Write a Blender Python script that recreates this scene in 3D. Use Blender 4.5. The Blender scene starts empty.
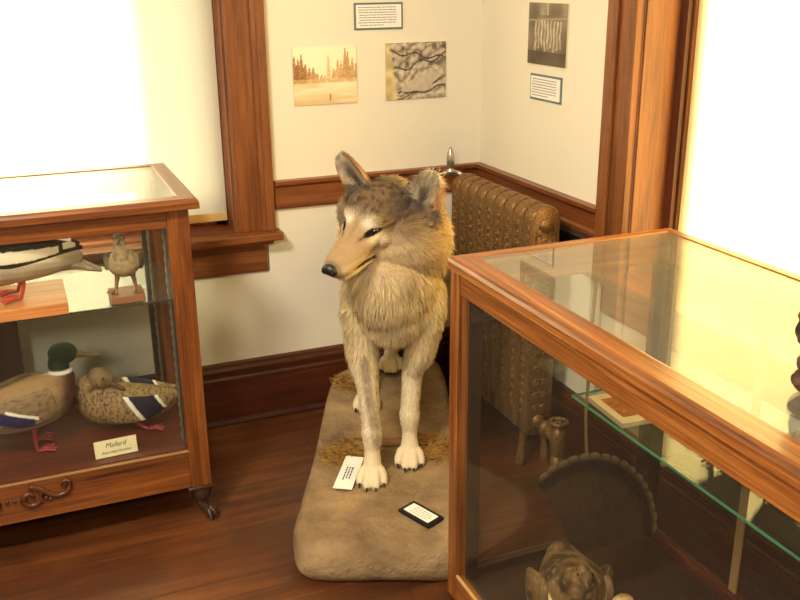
import bpy, bmesh, math, random
import numpy as np
from mathutils import Vector, Matrix, noise
from mathutils.bvhtree import BVHTree

random.seed(7); rng = np.random.default_rng(7)
scn = bpy.context.scene
COL = scn.collection
V = Vector
PI = math.pi

def lin(r, g, b):
    f = lambda c: (c/255/12.92) if c/255 <= .04045 else ((c/255+.055)/1.055)**2.4
    return (f(r), f(g), f(b), 1.0)
def nlin(c):
    c = np.asarray(c, float)/255
    return np.where(c <= .04045, c/12.92, ((c+.055)/1.055)**2.4)

# ------------------------------------------------------------------ materials
def newmat(name):
    m = bpy.data.materials.new(name); m.use_nodes = True
    nt = m.node_tree; nt.nodes.clear()
    out = nt.nodes.new('ShaderNodeOutputMaterial')
    return m, nt, out
def principled(nt, out, rough=.5, **kw):
    p = nt.nodes.new('ShaderNodeBsdfPrincipled'); p.inputs['Roughness'].default_value = rough
    for k, v in kw.items():
        p.inputs[k.replace('_', ' ')].default_value = v
    nt.links.new(p.outputs[0], out.inputs[0]); return p
def texco(nt, scale):
    tc = nt.nodes.new('ShaderNodeTexCoord'); mp = nt.nodes.new('ShaderNodeMapping')
    mp.inputs['Scale'].default_value = scale
    nt.links.new(tc.outputs['Object'], mp.inputs[0]); return mp
def ramp(nt, src, stops):
    r = nt.nodes.new('ShaderNodeValToRGB'); e = r.color_ramp.elements
    while len(e) < len(stops): e.new(.5)
    for el, (p, c) in zip(e, stops): el.position = p; el.color = c
    nt.links.new(src, r.inputs[0]); return r
def noise_n(nt, mp, scale, detail=5, rough=.55, dist=0):
    n = nt.nodes.new('ShaderNodeTexNoise'); n.inputs['Scale'].default_value = scale
    n.inputs['Detail'].default_value = detail; n.inputs['Roughness'].default_value = rough
    n.inputs['Distortion'].default_value = dist
    nt.links.new(mp.outputs[0], n.inputs['Vector']); return n
def bump(nt, p, src, strength, dist=.003):
    b = nt.nodes.new('ShaderNodeBump'); b.inputs['Strength'].default_value = strength
    b.inputs['Distance'].default_value = dist
    nt.links.new(src, b.inputs['Height']); nt.links.new(b.outputs[0], p.inputs['Normal'])

def wood(name, dark, mid, light, axis, rough=.35, grain=1.0, coat=.3):
    """varnished wood, grain running along the given axis"""
    m, nt, out = newmat(name)
    s = [34*grain]*3; s['XYZ'.index(axis)] = 1.6
    mp = texco(nt, s)
    n1 = noise_n(nt, mp, 1.0, 7, .62, .6)
    s2 = [150*grain]*3; s2['XYZ'.index(axis)] = 5
    mp2 = texco(nt, s2); n2 = noise_n(nt, mp2, 1.0, 4, .6)
    mix = nt.nodes.new('ShaderNodeMath'); mix.operation = 'MULTIPLY_ADD'
    mix.inputs[1].default_value = .35
    nt.links.new(n2.outputs[0], mix.inputs[0]); 
    mul = nt.nodes.new('ShaderNodeMath'); mul.operation = 'MULTIPLY'; mul.inputs[1].default_value = .65
    nt.links.new(n1.outputs[0], mul.inputs[0]); nt.links.new(mul.outputs[0], mix.inputs[2])
    r = ramp(nt, mix.outputs[0], [(.34, dark), (.5, mid), (.66, light)])
    p = principled(nt, out, rough, Coat_Weight=coat, Coat_Roughness=.15)
    nt.links.new(r.outputs[0], p.inputs['Base Color'])
    bump(nt, p, mix.outputs[0], .25, .002)
    return m
def wood3(name, d, m_, l, **k):
    return {a: wood(name+'_'+a.lower(), lin(*d), lin(*m_), lin(*l), a, **k) for a in 'XYZ'}
OAK  = wood3('oak_varnish', (58, 28, 10), (138, 80, 34), (184, 122, 60), rough=.36, grain=1.7)
CAS  = wood3('casing_wood', (80, 42, 18), (124, 70, 31), (146, 88, 42), rough=.42, grain=.8, coat=.15)
RAILW= wood3('rail_wood', (84, 42, 20), (124, 68, 32), (148, 86, 44), rough=.4, grain=.8, coat=.2)
BASE = wood3('base_wood', (44, 18, 9), (76, 34, 17), (96, 46, 24), rough=.4, grain=.7, coat=.25)
LCASE= wood3('left_case_wood', (54, 26, 9), (112, 60, 22), (150, 90, 38), rough=.36)
DARKW= wood3('dark_inner_wood', (26, 14, 8), (42, 24, 14), (58, 34, 20), rough=.55, coat=0)
MAHO = wood3('mahogany_floor', (62, 24, 14), (88, 38, 22), (108, 50, 30), rough=.45, coat=.1)
PLINTH=wood3('plinth_wood', (150, 88, 40), (186, 120, 62), (206, 146, 84), rough=.5, coat=.05)

def simple(name, rgb, rough=.5, metallic=0, bumps=None, spec=.5, var=None):
    m, nt, out = newmat(name)
    p = principled(nt, out, rough, Metallic=metallic, Specular_IOR_Level=spec)
    p.inputs['Base Color'].default_value = lin(*rgb)
    if bumps or var:
        mp = texco(nt, (1, 1, 1)); n = noise_n(nt, mp, (bumps or (30,))[0], 6)
        if bumps: bump(nt, p, n.outputs[0], bumps[1], .004)
        if var:
            r = ramp(nt, n.outputs[0], [(.35, lin(*var)), (.65, lin(*rgb))])
            nt.links.new(r.outputs[0], p.inputs['Base Color'])
    return m
def attr_mat(name, rough=.7, spec=.3, sheen=0, bumpsc=None):
    m, nt, out = newmat(name)
    p = principled(nt, out, rough, Specular_IOR_Level=spec)
    if sheen: p.inputs['Sheen Weight'].default_value = sheen
    a = nt.nodes.new('ShaderNodeAttribute'); a.attribute_name = 'col'
    nt.links.new(a.outputs['Color'], p.inputs['Base Color'])
    if bumpsc:
        mp = texco(nt, (1, 1, 1)); n = noise_n(nt, mp, bumpsc, 5); bump(nt, p, n.outputs[0], .5, .004)
    return m
def glass(name, tint=(.97, .985, .97), refl=1.0, rough=0.0, dust=0.0):
    m, nt, out = newmat(name)
    tr = nt.nodes.new('ShaderNodeBsdfTransparent'); tr.inputs[0].default_value = (*tint, 1)
    gl = nt.nodes.new('ShaderNodeBsdfGlossy'); gl.inputs['Roughness'].default_value = rough
    # Schlick reflectance, the same from both faces of the thin pane
    fr = nt.nodes.new('ShaderNodeLayerWeight'); fr.inputs['Blend'].default_value = .5
    pw = nt.nodes.new('ShaderNodeMath'); pw.operation = 'POWER'; pw.inputs[1].default_value = 5
    nt.links.new(fr.outputs['Facing'], pw.inputs[0])
    mu = nt.nodes.new('ShaderNodeMath'); mu.operation = 'MULTIPLY_ADD'; mu.inputs[1].default_value = .96*refl; mu.inputs[2].default_value = .035*refl
    nt.links.new(pw.outputs[0], mu.inputs[0])
    mx = nt.nodes.new('ShaderNodeMixShader')
    nt.links.new(mu.outputs[0], mx.inputs[0]); nt.links.new(tr.outputs[0], mx.inputs[1]); nt.links.new(gl.outputs[0], mx.inputs[2])
    last = mx
    if dust:
        df = nt.nodes.new('ShaderNodeBsdfDiffuse'); df.inputs[0].default_value = lin(225, 222, 200)
        mp = texco(nt, (1, 1, 1)); n = noise_n(nt, mp, 14, 6, .7, 1.0)
        mm = nt.nodes.new('ShaderNodeMath'); mm.operation = 'MULTIPLY'; mm.inputs[1].default_value = dust
        nt.links.new(n.outputs[0], mm.inputs[0])
        m2 = nt.nodes.new('ShaderNodeMixShader')
        nt.links.new(mm.outputs[0], m2.inputs[0]); nt.links.new(mx.outputs[0], m2.inputs[1]); nt.links.new(df.outputs[0], m2.inputs[2])
        last = m2
    nt.links.new(last.outputs[0], out.inputs[0]); return m

GLASS = glass('cabinet_glass', (.975, .985, .97), .6, dust=.012)
TOPGLASS = glass('top_glass', (.96, .98, .95), 1.15, dust=.14)
SHELFGLASS = glass('shelf_glass', (.93, .97, .94), 1.0, dust=.05)
GREENEDGE = simple('glass_edge_green', (92, 176, 140), .2)
WALLM = simple('cream_plaster', (232, 224, 202), .85, bumps=(60, .08), spec=.15)
CEILM = simple('ceiling_plaster', (235, 228, 208), .9, spec=.1)
GOLD = simple('bronze_paint', (150, 114, 66), .45, metallic=.4, bumps=(160, .12), var=(96, 64, 32))
SILVER = simple('nickel_plate', (190, 182, 165), .25, metallic=.9)
IRON = simple('dark_iron', (48, 40, 34), .4, metallic=.6, bumps=(80, .3))
STEELSTRIP = simple('shelf_strip_metal', (122, 118, 104), .4, metallic=.6)
BLACK = simple('black_plastic', (22, 20, 20), .4)
SLOT = simple('slot_black', (14, 12, 10), .6)
PAPER = simple('white_card', (240, 238, 228), .7, spec=.1)
CREAMC = simple('cream_card', (218, 208, 168), .7, spec=.1)
TEAL = simple('teal_mount', (92, 114, 112), .6)
INK = simple('grey_ink', (96, 92, 88), .8)
INKD = simple('dark_ink', (40, 38, 40), .8)
BEAD = simple('pale_bead', (196, 156, 96), .4)
STRAWM = attr_mat('straw_fibres', .8, .15)
FURM = attr_mat('wolf_fur', .75, .18)
SKINM = attr_mat('wolf_underfur', .9, .1)
FEATH = attr_mat('plumage', .6, .3, bumpsc=180)
PRINT = attr_mat('photo_print', .45, .3)
EYEM = simple('glass_eye', (38, 20, 8), .05, spec=.8)
NOSEM = simple('wolf_nose', (24, 20, 20), .35, bumps=(300, .3))
CLAWM = simple('claw_horn', (40, 30, 24), .35)
REDLEG = simple('red_leg', (176, 52, 34), .5)
PINKLEG = simple('pink_leg', (140, 44, 48), .5)
TANLEG = simple('tan_leg', (142, 104, 66), .6)
BILLM = simple('olive_bill', (120, 112, 62), .4)
BROWNBILL = simple('brown_bill', (92, 62, 36), .4)
GREYP = simple('grey_base_paint', (120, 100, 78), .6)

def floor_mat():
    m, nt, out = newmat('old_plank_floor')
    tc = nt.nodes.new('ShaderNodeTexCoord')
    br = nt.nodes.new('ShaderNodeTexBrick')
    br.inputs['Scale'].default_value = 1; br.inputs['Brick Width'].default_value = 2.4
    br.inputs['Row Height'].default_value = .083; br.inputs['Mortar Size'].default_value = .0022
    br.inputs['Color1'].default_value = (.32, .32, .32, 1); br.inputs['Color2'].default_value = (.7, .7, .7, 1)
    br.inputs['Mortar'].default_value = (0, 0, 0, 1)
    nt.links.new(tc.outputs['Object'], br.inputs[0])
    mp = texco(nt, (2.0, 38, 38)); n = noise_n(nt, mp, 1, 7, .65, .4)
    mp3 = texco(nt, (1, 1, 1)); n3 = noise_n(nt, mp3, 2.3, 5, .6)
    mp4 = texco(nt, (1, 2.2, 1)); n4 = noise_n(nt, mp4, 26, 5, .7)
    def madd(a, k, b=None, kb=1):
        x = nt.nodes.new('ShaderNodeMath'); x.operation = 'MULTIPLY_ADD'; x.inputs[1].default_value = k
        nt.links.new(a, x.inputs[0])
        if b is None: x.inputs[2].default_value = 0
        else: nt.links.new(b, x.inputs[2])
        return x.outputs[0]
    s = madd(n.outputs[0], .40); s = madd(n3.outputs[0], .42, s); s = madd(br.outputs[0], .16, s)
    r = ramp(nt, s, [(.30, lin(40, 20, 10)), (.46, lin(82, 44, 20)), (.58, lin(112, 64, 30)), (.74, lin(128, 84, 48))])
    sp = ramp(nt, n4.outputs[0], [(.70, (0, 0, 0, 1)), (.78, (1, 1, 1, 1))])
    mx = nt.nodes.new('ShaderNodeMix'); mx.data_type = 'RGBA'
    k = nt.nodes.new('ShaderNodeMath'); k.operation = 'MULTIPLY'; k.inputs[1].default_value = .35
    nt.links.new(sp.outputs[0], k.inputs[0]); nt.links.new(k.outputs[0], mx.inputs[0])
    nt.links.new(r.outputs[0], mx.inputs[6]); mx.inputs[7].default_value = lin(176, 130, 84)
    p = principled(nt, out, .42, Coat_Weight=.15, Coat_Roughness=.25)
    nt.links.new(mx.outputs[2], p.inputs['Base Color'])
    bump(nt, p, s, .35, .003); return m
FLOORM = floor_mat()

def rock_mat():
    m, nt, out = newmat('sandy_rock')
    mp = texco(nt, (1, 1, 1)); a = noise_n(nt, mp, 6, 6, .6); b = noise_n(nt, mp, 60, 6, .7)
    c = noise_n(nt, mp, 17, 4, .6)
    r = ramp(nt, a.outputs[0], [(.3, lin(122, 98, 70)), (.5, lin(156, 130, 96)), (.68, lin(182, 152, 112))])
    r2 = ramp(nt, c.outputs[0], [(.62, (0, 0, 0, 1)), (.75, (.5, .5, .5, 1))])
    mx = nt.nodes.new('ShaderNodeMix'); mx.data_type = 'RGBA'
    nt.links.new(r2.outputs[0], mx.inputs[0]); nt.links.new(r.outputs[0], mx.inputs[6]); mx.inputs[7].default_value = lin(150, 106, 72)
    p = principled(nt, out, .9, Specular_IOR_Level=.15); nt.links.new(mx.outputs[2], p.inputs['Base Color'])
    ad = nt.nodes.new('ShaderNodeMath'); ad.operation = 'MULTIPLY_ADD'; ad.inputs[1].default_value = .35
    nt.links.new(b.outputs[0], ad.inputs[0]); nt.links.new(a.outputs[0], ad.inputs[2])
    bump(nt, p, ad.outputs[0], 1.0, .035); return m
ROCKM = rock_mat()

def shade_mat(name, rgb, trans):
    m, nt, out = newmat(name)
    t = nt.nodes.new('ShaderNodeBsdfTranslucent'); t.inputs[0].default_value = lin(*rgb)
    d = nt.nodes.new('ShaderNodeBsdfDiffuse'); d.inputs[0].default_value = lin(*rgb)
    mx = nt.nodes.new('ShaderNodeMixShader'); mx.inputs[0].default_value = trans
    nt.links.new(d.outputs[0], mx.inputs[1]); nt.links.new(t.outputs[0], mx.inputs[2])
    nt.links.new(mx.outputs[0], out.inputs[0]); return m
SHADEL = shade_mat('left_shade_cloth', (255, 243, 204), .88)
SHADER = shade_mat('right_shade_cloth', (244, 212, 140), .82)

# ------------------------------------------------------------------ object helpers
def link(o): COL.objects.link(o); return o
def props(o, label=None, cat=None, group=None, kind=None):
    if label: o['label'] = label
    if cat: o['category'] = cat
    if group: o['group'] = group
    if kind: o['kind'] = kind
    return o
WORLD = {}
def thing(name, loc, label, cat, group=None):
    o = bpy.data.objects.new(name, None); o.empty_display_size = .1
    o.location = loc; link(o); WORLD[o.name] = V(loc)
    return props(o, label, cat, group)
def wloc(o): return WORLD[o.name]
def from_mesh(name, me, mats, parent=None, base=None):
    """mesh authored in world coordinates; stored relative to its thing's base"""
    if parent is not None: base = wloc(parent)
    elif base is None:
        co = np.empty(len(me.vertices)*3); me.vertices.foreach_get('co', co); co = co.reshape(-1, 3)
        lo, hi = co.min(0), co.max(0); base = V(((lo[0]+hi[0])/2, (lo[1]+hi[1])/2, lo[2]))
    me.transform(Matrix.Translation(-V(base)))
    me.name = name
    if not isinstance(mats, (list, tuple)): mats = [mats]
    for m in mats: me.materials.append(m)
    o = bpy.data.objects.new(name, me); link(o); WORLD[o.name] = V(base)
    if parent is not None: o.parent = parent
    else: o.location = base
    return o
def obj(name, bm, mats, parent=None, smooth=False, base=None):
    me = bpy.data.meshes.new(name); bmesh.ops.recalc_face_normals(bm, faces=bm.faces)
    bm.to_mesh(me); bm.free()
    if smooth:
        me.polygons.foreach_set('use_smooth', [True]*len(me.polygons))
    return from_mesh(name, me, mats, parent, base)
def B(): return bmesh.new()
def box(bm, x0, x1, y0, y1, z0, z1, bev=0, mi=0, M=None):
    g = bmesh.ops.create_cube(bm, size=1); vs = g['verts']
    T = Matrix.Translation(((x0+x1)/2, (y0+y1)/2, (z0+z1)/2)) @ Matrix.Diagonal((abs(x1-x0), abs(y1-y0), abs(z1-z0), 1))
    bmesh.ops.transform(bm, matrix=T, verts=vs)
    fs = set(f for v in vs for f in v.link_faces)
    if bev:
        es = list(set(e for v in vs for e in v.link_edges))
        r = bmesh.ops.bevel(bm, geom=es, offset=bev, segments=2, affect='EDGES', profile=.6)
        fs = set(f for f in r['faces']) | set(f for f in bm.faces if f in fs)
        vs = list(set(v for f in r['faces'] for v in f.verts))
    for f in fs:
        if f.is_valid: f.material_index = mi
    if M is not None: bmesh.ops.transform(bm, matrix=M, verts=list(set(vs)))
    return bm
def prism(bm, prof, p0, p1, outv, mi=0, m0=0, m1=0):
    """profile points (d,z): d along outv (unit, horizontal), swept from p0 to p1; m0,m1: mitre shift per unit d"""
    p0, p1, outv = V(p0), V(p1), V(outv); t = (p1-p0).normalized()
    a = [bm.verts.new(p0+outv*d+V((0, 0, z))+t*(m0*d)) for d, z in prof]
    b = [bm.verts.new(p1+outv*d+V((0, 0, z))+t*(m1*d)) for d, z in prof]
    n = len(prof)
    for i in range(n):
        f = bm.faces.new((a[i], a[(i+1) % n], b[(i+1) % n], b[i])); f.material_index = mi
    bm.faces.new(a).material_index = mi; bm.faces.new(b).material_index = mi
def poly_prism(bm, pts, axis_vec, mi=0):
    """closed polygon of world points extruded by axis_vec"""
    a = [bm.verts.new(V(p)) for p in pts]; b = [bm.verts.new(V(p)+V(axis_vec)) for p in pts]; n = len(pts)
    for i in range(n):
        bm.faces.new((a[i], a[(i+1) % n], b[(i+1) % n], b[i])).material_index = mi
    bm.faces.new(a).material_index = mi; bm.faces.new(b).material_index = mi
def ring_frame(bm, x0, x1, y0, y1, wL, wR, wF, wB, prof, z):
    """mitred flat frame. prof: (t,h) with t 0 (outer edge)..1 (inner edge), h height offset. mats: 0 = along X, 1 = along Y"""
    def corner(t):
        return [V((x0+wL*t, y0+wF*t, 0)), V((x1-wR*t, y0+wF*t, 0)), V((x1-wR*t, y1-wB*t, 0)), V((x0+wL*t, y1-wB*t, 0))]
    loops = [[bm.verts.new(c+V((0, 0, z+h))) for c in corner(t)] for t, h in prof]
    n = len(prof)
    for i in range(n):
        A, Bq = loops[i], loops[(i+1) % n]
        for k in range(4):
            f = bm.faces.new((A[k], A[(k+1) % 4], Bq[(k+1) % 4], Bq[k])); f.material_index = 0 if k in (0, 2) else 1
def catmull(P, sub):
    P = [np.asarray(p, float) for p in P]; out = []
    Q = [2*P[0]-P[1]] + P + [2*P[-1]-P[-2]]
    for i in range(1, len(Q)-2):
        for k in range(sub):
            t = k/sub
            out.append(.5*((2*Q[i]) + (-Q[i-1]+Q[i+1])*t + (2*Q[i-1]-5*Q[i]+4*Q[i+1]-Q[i+2])*t*t + (-Q[i-1]+3*Q[i]-3*Q[i+1]+Q[i+2])*t**3))
    out.append(P[-1]); return out
def loft(bm, secs, side, n=18, sub=4, M=None, mi=0, round_end=.5):
    """secs: (x,y,z,halfwidth,halfheight); side: reference side vector"""
    S0 = V(side).normalized(); pts = catmull(secs, sub); rings = []; N = len(pts)
    for i, p in enumerate(pts):
        q0, q1 = pts[max(0, i-1)], pts[min(N-1, i+1)]
        T = V(q1[:3]-q0[:3]).normalized(); S = (S0 - T*S0.dot(T)).normalized(); U = T.cross(S)
        w, h = max(p[3], 1e-4), max(p[4], 1e-4)
        rings.append([bm.verts.new(V(p[:3])+S*(math.cos(a)*w)+U*(math.sin(a)*h)) for a in [2*PI*k/n for k in range(n)]])
        if i == 0: T0 = T
        if i == N-1: T1 = T
    fs = []
    for A, Bq in zip(rings, rings[1:]):
        for k in range(n): fs.append(bm.faces.new((A[k], A[(k+1) % n], Bq[(k+1) % n], Bq[k])))
    for ring, p, T, s in ((rings[0], pts[0], T0, -1), (rings[-1], pts[-1], T1, 1)):
        r = min(p[3], p[4]); c = bm.verts.new(V(p[:3])+T*(s*r*round_end))
        for k in range(n): fs.append(bm.faces.new((ring[k], ring[(k+1) % n], c)))
    vs = set(v for f in fs for v in f.verts)
    for f in fs: f.material_index = mi
    if M is not None: bmesh.ops.transform(bm, matrix=M, verts=list(vs))
def tube(bm, pts, r, n=8, sub=4, M=None, mi=0):
    rr = r if hasattr(r, '__len__') else [r]*len(pts)
    d = V(pts[-1])-V(pts[0]); side = V((0, 0, 1)) if abs(d.normalized().z) < .8 else V((1, 0, 0))
    loft(bm, [(*p, q, q) for p, q in zip(pts, rr)], side, n, sub, M, mi)
def ell(bm, c, r, rot=None, M=None, seg=16, mi=0):
    g = bmesh.ops.create_uvsphere(bm, u_segments=seg, v_segments=max(6, seg*2//3), radius=1)
    R = rot.to_4x4() if rot is not None else Matrix.Identity(4)
    T = Matrix.Translation(c) @ R @ Matrix.Diagonal((r[0], r[1], r[2], 1))
    if M is not None: T = M @ T
    bmesh.ops.transform(bm, matrix=T, verts=g['verts'])
    for v in g['verts']:
        for f in v.link_faces: f.material_index = mi
def lathe(bm, prof, c, axis='Z', n=20, mi=0):
    rings = []
    for r, h in prof:
        ring = []
        for k in range(n):
            a = 2*PI*k/n; x, y = r*math.cos(a), r*math.sin(a)
            p = {'Z': (x, y, h), 'X': (h, x, y), 'Y': (x, h, y)}[axis]
            ring.append(bm.verts.new(V(c)+V(p)))
        rings.append(ring)
    for A, Bq in zip(rings, rings[1:]):
        for k in range(n): bm.faces.new((A[k], A[(k+1) % n], Bq[(k+1) % n], Bq[k])).material_index = mi
    bm.faces.new(rings[0]).material_index = mi; bm.faces.new(rings[-1]).material_index = mi
def organic(bm, voxel, smooth=4):
    """fuse overlapping closed shapes into ONE continuous skin"""
    me = bpy.data.meshes.new('tmp'); bmesh.ops.recalc_face_normals(bm, faces=bm.faces); bm.to_mesh(me); bm.free()
    o = bpy.data.objects.new('tmp', me); link(o)
    r = o.modifiers.new('r', 'REMESH'); r.mode = 'VOXEL'; r.voxel_size = voxel; r.use_smooth_shade = True
    s = o.modifiers.new('s', 'SMOOTH'); s.factor = .5; s.iterations = smooth
    dg = bpy.context.evaluated_depsgraph_get()
    res = bpy.data.meshes.new_from_object(o.evaluated_get(dg))
    bpy.data.objects.remove(o); bpy.data.meshes.remove(me)
    res.polygons.foreach_set('use_smooth', [True]*len(res.polygons))
    return res
def coords(me):
    co = np.empty(len(me.vertices)*3); me.vertices.foreach_get('co', co); return co.reshape(-1, 3)
def set_col(me, c):
    a = me.attributes.new('col', 'FLOAT_COLOR', 'POINT')
    rgba = np.ones((len(me.vertices), 4)); rgba[:, :3] = np.clip(c, 0, 1)
    a.data.foreach_set('color', rgba.ravel().astype(np.float32))
def vnoise(P, s, seed=0):
    """cheap smooth value noise, vectorised"""
    q = P*s + seed*17.3; i = np.floor(q).astype(int); f = q-i; f = f*f*(3-2*f)
    def h(ix, iy, iz):
        n = (ix*374761393 + iy*668265263 + iz*1442695041) & 0x7fffffff
        n = (n ^ (n >> 13))*1274126177 & 0x7fffffff
        return ((n ^ (n >> 16)) & 0xffff)/65535.0
    out = 0
    for dx in (0, 1):
        for dy in (0, 1):
            for dz in (0, 1):
                w = (f[:, 0] if dx else 1-f[:, 0])*(f[:, 1] if dy else 1-f[:, 1])*(f[:, 2] if dz else 1-f[:, 2])
                out = out + w*h(i[:, 0]+dx, i[:, 1]+dy, i[:, 2]+dz)
    return out
def sst(a, b, x):
    t = np.clip((x-a)/(b-a), 0, 1); return t*t*(3-2*t)
def mixc(c, new, w):
    return c*(1-w[:, None]) + nlin(new)[None, :]*w[:, None]
def struct(o, label=None): o['kind'] = 'structure'; return o

# ------------------------------------------------------------------ ROOM
RX0, RY0, CH = -4.3, -5.2, 2.75
bm = B(); box(bm, RX0-.1, .3, RY0-.1, .3, -.1, 0); struct(obj('floor', bm, FLOORM))
bm = B(); box(bm, RX0-.1, .3, RY0-.1, .3, CH, CH+.1); struct(obj('ceiling', bm, CEILM))
# left window opening in the back wall: X -2.28..-1.02, Z .76..2.35 ; right window opening in the right wall: Y -2.26..-1.0
LW = (-2.30, -1.003, .765, 2.35); RW = (-2.30, -1.012, .765, 2.35)
bm = B()
box(bm, RX0-.1, LW[0], 0, .3, 0, CH); box(bm, LW[1], .3, 0, .3, 0, CH)
box(bm, LW[0], LW[1], 0, .3, 0, LW[2]-.02); box(bm, LW[0], LW[1], 0, .3, LW[3], CH)
struct(obj('wall_back', bm, WALLM))
bm = B()
box(bm, 0, .3, RW[1], 0, 0, CH); box(bm, 0, .3, RY0-.1, RW[0], 0, CH)
box(bm, 0, .3, RW[0], RW[1], 0, RW[2]-.02); box(bm, 0, .3, RW[0], RW[1], RW[3], CH)
struct(obj('wall_right', bm, WALLM))
bm = B(); box(bm, RX0-.1, RX0, RY0, 0, 0, CH); struct(obj('wall_left', bm, WALLM))
bm = B(); box(bm, RX0, 0, RY0-.1, RY0, 0, CH); struct(obj('wall_front', bm, WALLM))

def window(name, horiz, a0, a1, z0, z1, shade_m, shade_gap, ragged=0):
    """horiz 'X': window in the back wall (outward +Y); 'Y': in the right wall (outward +X)."""
    def P(a, d, z):   # a along wall, d into the room (negative = outside)
        return V((a, -d, z)) if horiz == 'X' else V((-d, a, z))
    def bx(bm, a, b, d0, d1, zz0, zz1, bev=0, mi=0):
        p, q = P(a, d0, zz0), P(b, d1, zz1)
        box(bm, min(p.x, q.x), max(p.x, q.x), min(p.y, q.y), max(p.y, q.y), zz0, zz1, bev, mi)
    L = CAS['Z']; H = CAS[horiz]
    root = bpy.data.objects.new(name, None); link(root); c = P((a0+a1)/2, 0, z0); root.location = c; WORLD[root.name] = c
    struct(root)
    W = .105
    for s, e in ((-1, a0), (1, a1)):
        bm = B()
        lo, hi = (e-W, e) if s < 0 else (e, e+W)
        bx(bm, lo, hi, 0, .022, z0, z1+.12, .002)
        if s < 0: bx(bm, e-W-.034, e-W, 0, .034, z0, z1+.15, .004); bx(bm, e-W, e-W+.018, .022, .034, z0, z1+.12, .004)
        else: bx(bm, e+W, e+W+.034, 0, .034, z0, z1+.15, .004); bx(bm, e+W-.018, e+W, .022, .034, z0, z1+.12, .004)
        bx(bm, e-.008 if s < 0 else e, e if s < 0 else e+.008, .02, .028, z0, z1, .002)
        obj('casing', bm, L, root)
        bm = B(); bx(bm, e if s < 0 else e-.010, e+.010 if s < 0 else e, -.20, .0, z0, z1)
        # sash stop bead
        obj('jamb', bm, L, root)
        bm = B(); sw, sd = (.012, .10) if horiz == 'X' else (.045, .115)
        bx(bm, e if s < 0 else e-sw, e+sw if s < 0 else e, -sd-.015, -sd, z0, z1, .002); obj('stop_bead', bm, BASE['Z'], root)
    bm = B(); bx(bm, a0-W-.034, a1+W+.034, 0, .03, z1, z1+.12, .002); bx(bm, a0-W-.05, a1+W+.05, 0, .06, z1+.12, z1+.15, .004)
    bx(bm, a0, a1, -.2, 0, z1-.001, z1+.01); obj('head_casing', bm, H, root)
    # stool (sill board) and apron
    bm = B(); bx(bm, a0-W-.052, a1+W+.052, 0, .078, z0-.03, z0, .006); bx(bm, a0, a1, -.2, .002, z0-.03, z0)
    bx(bm, a0-W-.02, a1+W+.02, 0, .05, z0-.048, z0-.03, .004)
    obj('window_sill', bm, H, root)
    bm = B(); prof = [(0, z0-.16), (.012, z0-.16), (.018, z0-.145), (.018, z0-.075), (.034, z0-.05), (.034, z0-.046), (0, z0-.046)]
    prism(bm, prof, P(a0-W-.01, 0, 0), P(a1+W+.01, 0, 0), (0, -1, 0) if horiz == 'X' else (-1, 0, 0), m0=.8, m1=-.8)
    obj('apron', bm, H, root)
    # sashes and panes behind the shade
    bm = B(); zm = 1.80
    for q0, q1, dd in ((z0, zm+.02, -.165), (zm-.02, z1, -.195)):
        bx(bm, a0, a0+.05, dd, dd+.03, q0, q1); bx(bm, a1-.05, a1, dd, dd+.03, q0, q1)
        bx(bm, a0, a1, dd, dd+.03, q0, q0+.06); bx(bm, a0, a1, dd, dd+.03, q1-.045, q1)
    obj('sash', bm, CAS['Z'], root)
    bm = B(); bx(bm, a0+.03, a1-.03, -.155, -.151, z0+.03, zm); bx(bm, a0+.03, a1-.03, -.185, -.181, zm, z1-.02)
    obj('pane', bm, GLASS, root)
    return root
window('window_1', 'X', LW[0], LW[1], LW[2], LW[3], SHADEL, .01)
window('window_2', 'Y', RW[0], RW[1], RW[2], RW[3], SHADER, .02)

# roller shades (slightly wavy cloth) - things of their own, hung in the windows
def shade(name, horiz, a0, a1, z0, z1, d, mat, label, wav, cast):
    bm = B(); nu, nz = 60, 50; t = .0012
    g = []
    for j in range(nz+1):
        row = []
        z = z0+(z1-z0)*j/nz
        for i in range(nu+1):
            u = i/nu; a = a0+(a1-a0)*u
            edge = wav*(noise.noise(V((z*7, 3.1, 0)))+.5*noise.noise(V((z*23, 1.1, 0))))
            if u > .9: a += edge*(u-.9)*10
            dd = d + .006*noise.noise(V((a*3, z*1.2, 5)))
            p = V((a, -dd, z)) if horiz == 'X' else V((-dd, a, z))
            row.append(bm.verts.new(p))
        g.append(row)
    for j in range(nz):
        for i in range(nu): bm.faces.new((g[j][i], g[j][i+1], g[j+1][i+1], g[j+1][i]))
    root = thing(name, V(((a0+a1)/2, -d, z0)) if horiz == 'X' else V((-d, (a0+a1)/2, z0)), label, 'window shade')
    o = obj('shade_cloth', bm, mat, root, smooth=True)
    bm = B()
    if horiz == 'X': box(bm, a0, a1, -d-.006, -d+.006, z0-.004, z0+.028, .003)
    else: box(bm, -d-.006, -d+.006, a0, a1, z0-.004, z0+.028, .003)
    obj('hem_bar', bm, cast, root)
    bm = B()
    tube(bm, [(a0-.004, -d, z1+.01), (a1+.004, -d, z1+.01)] if horiz == 'X' else [(-d, a0-.004, z1+.01), (-d, a1+.004, z1+.01)], .018, 12, 1)
    obj('roller', bm, CAS[horiz], root)
HEM = simple('shade_hem', (214, 180, 120), .7)
shade('window_shade', 'X', LW[0]+.02, LW[1]-.020, .80, 2.31, -.070, SHADEL, 'bright cream roller shade in the left window above the smaller case', .0, HEM)
shade('window_shade', 'Y', RW[0]+.012, RW[1]-.030, .80, 2.31, -.145, SHADER, 'blazing white roller shade with ragged edge in the right window', .012, HEM)

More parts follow.
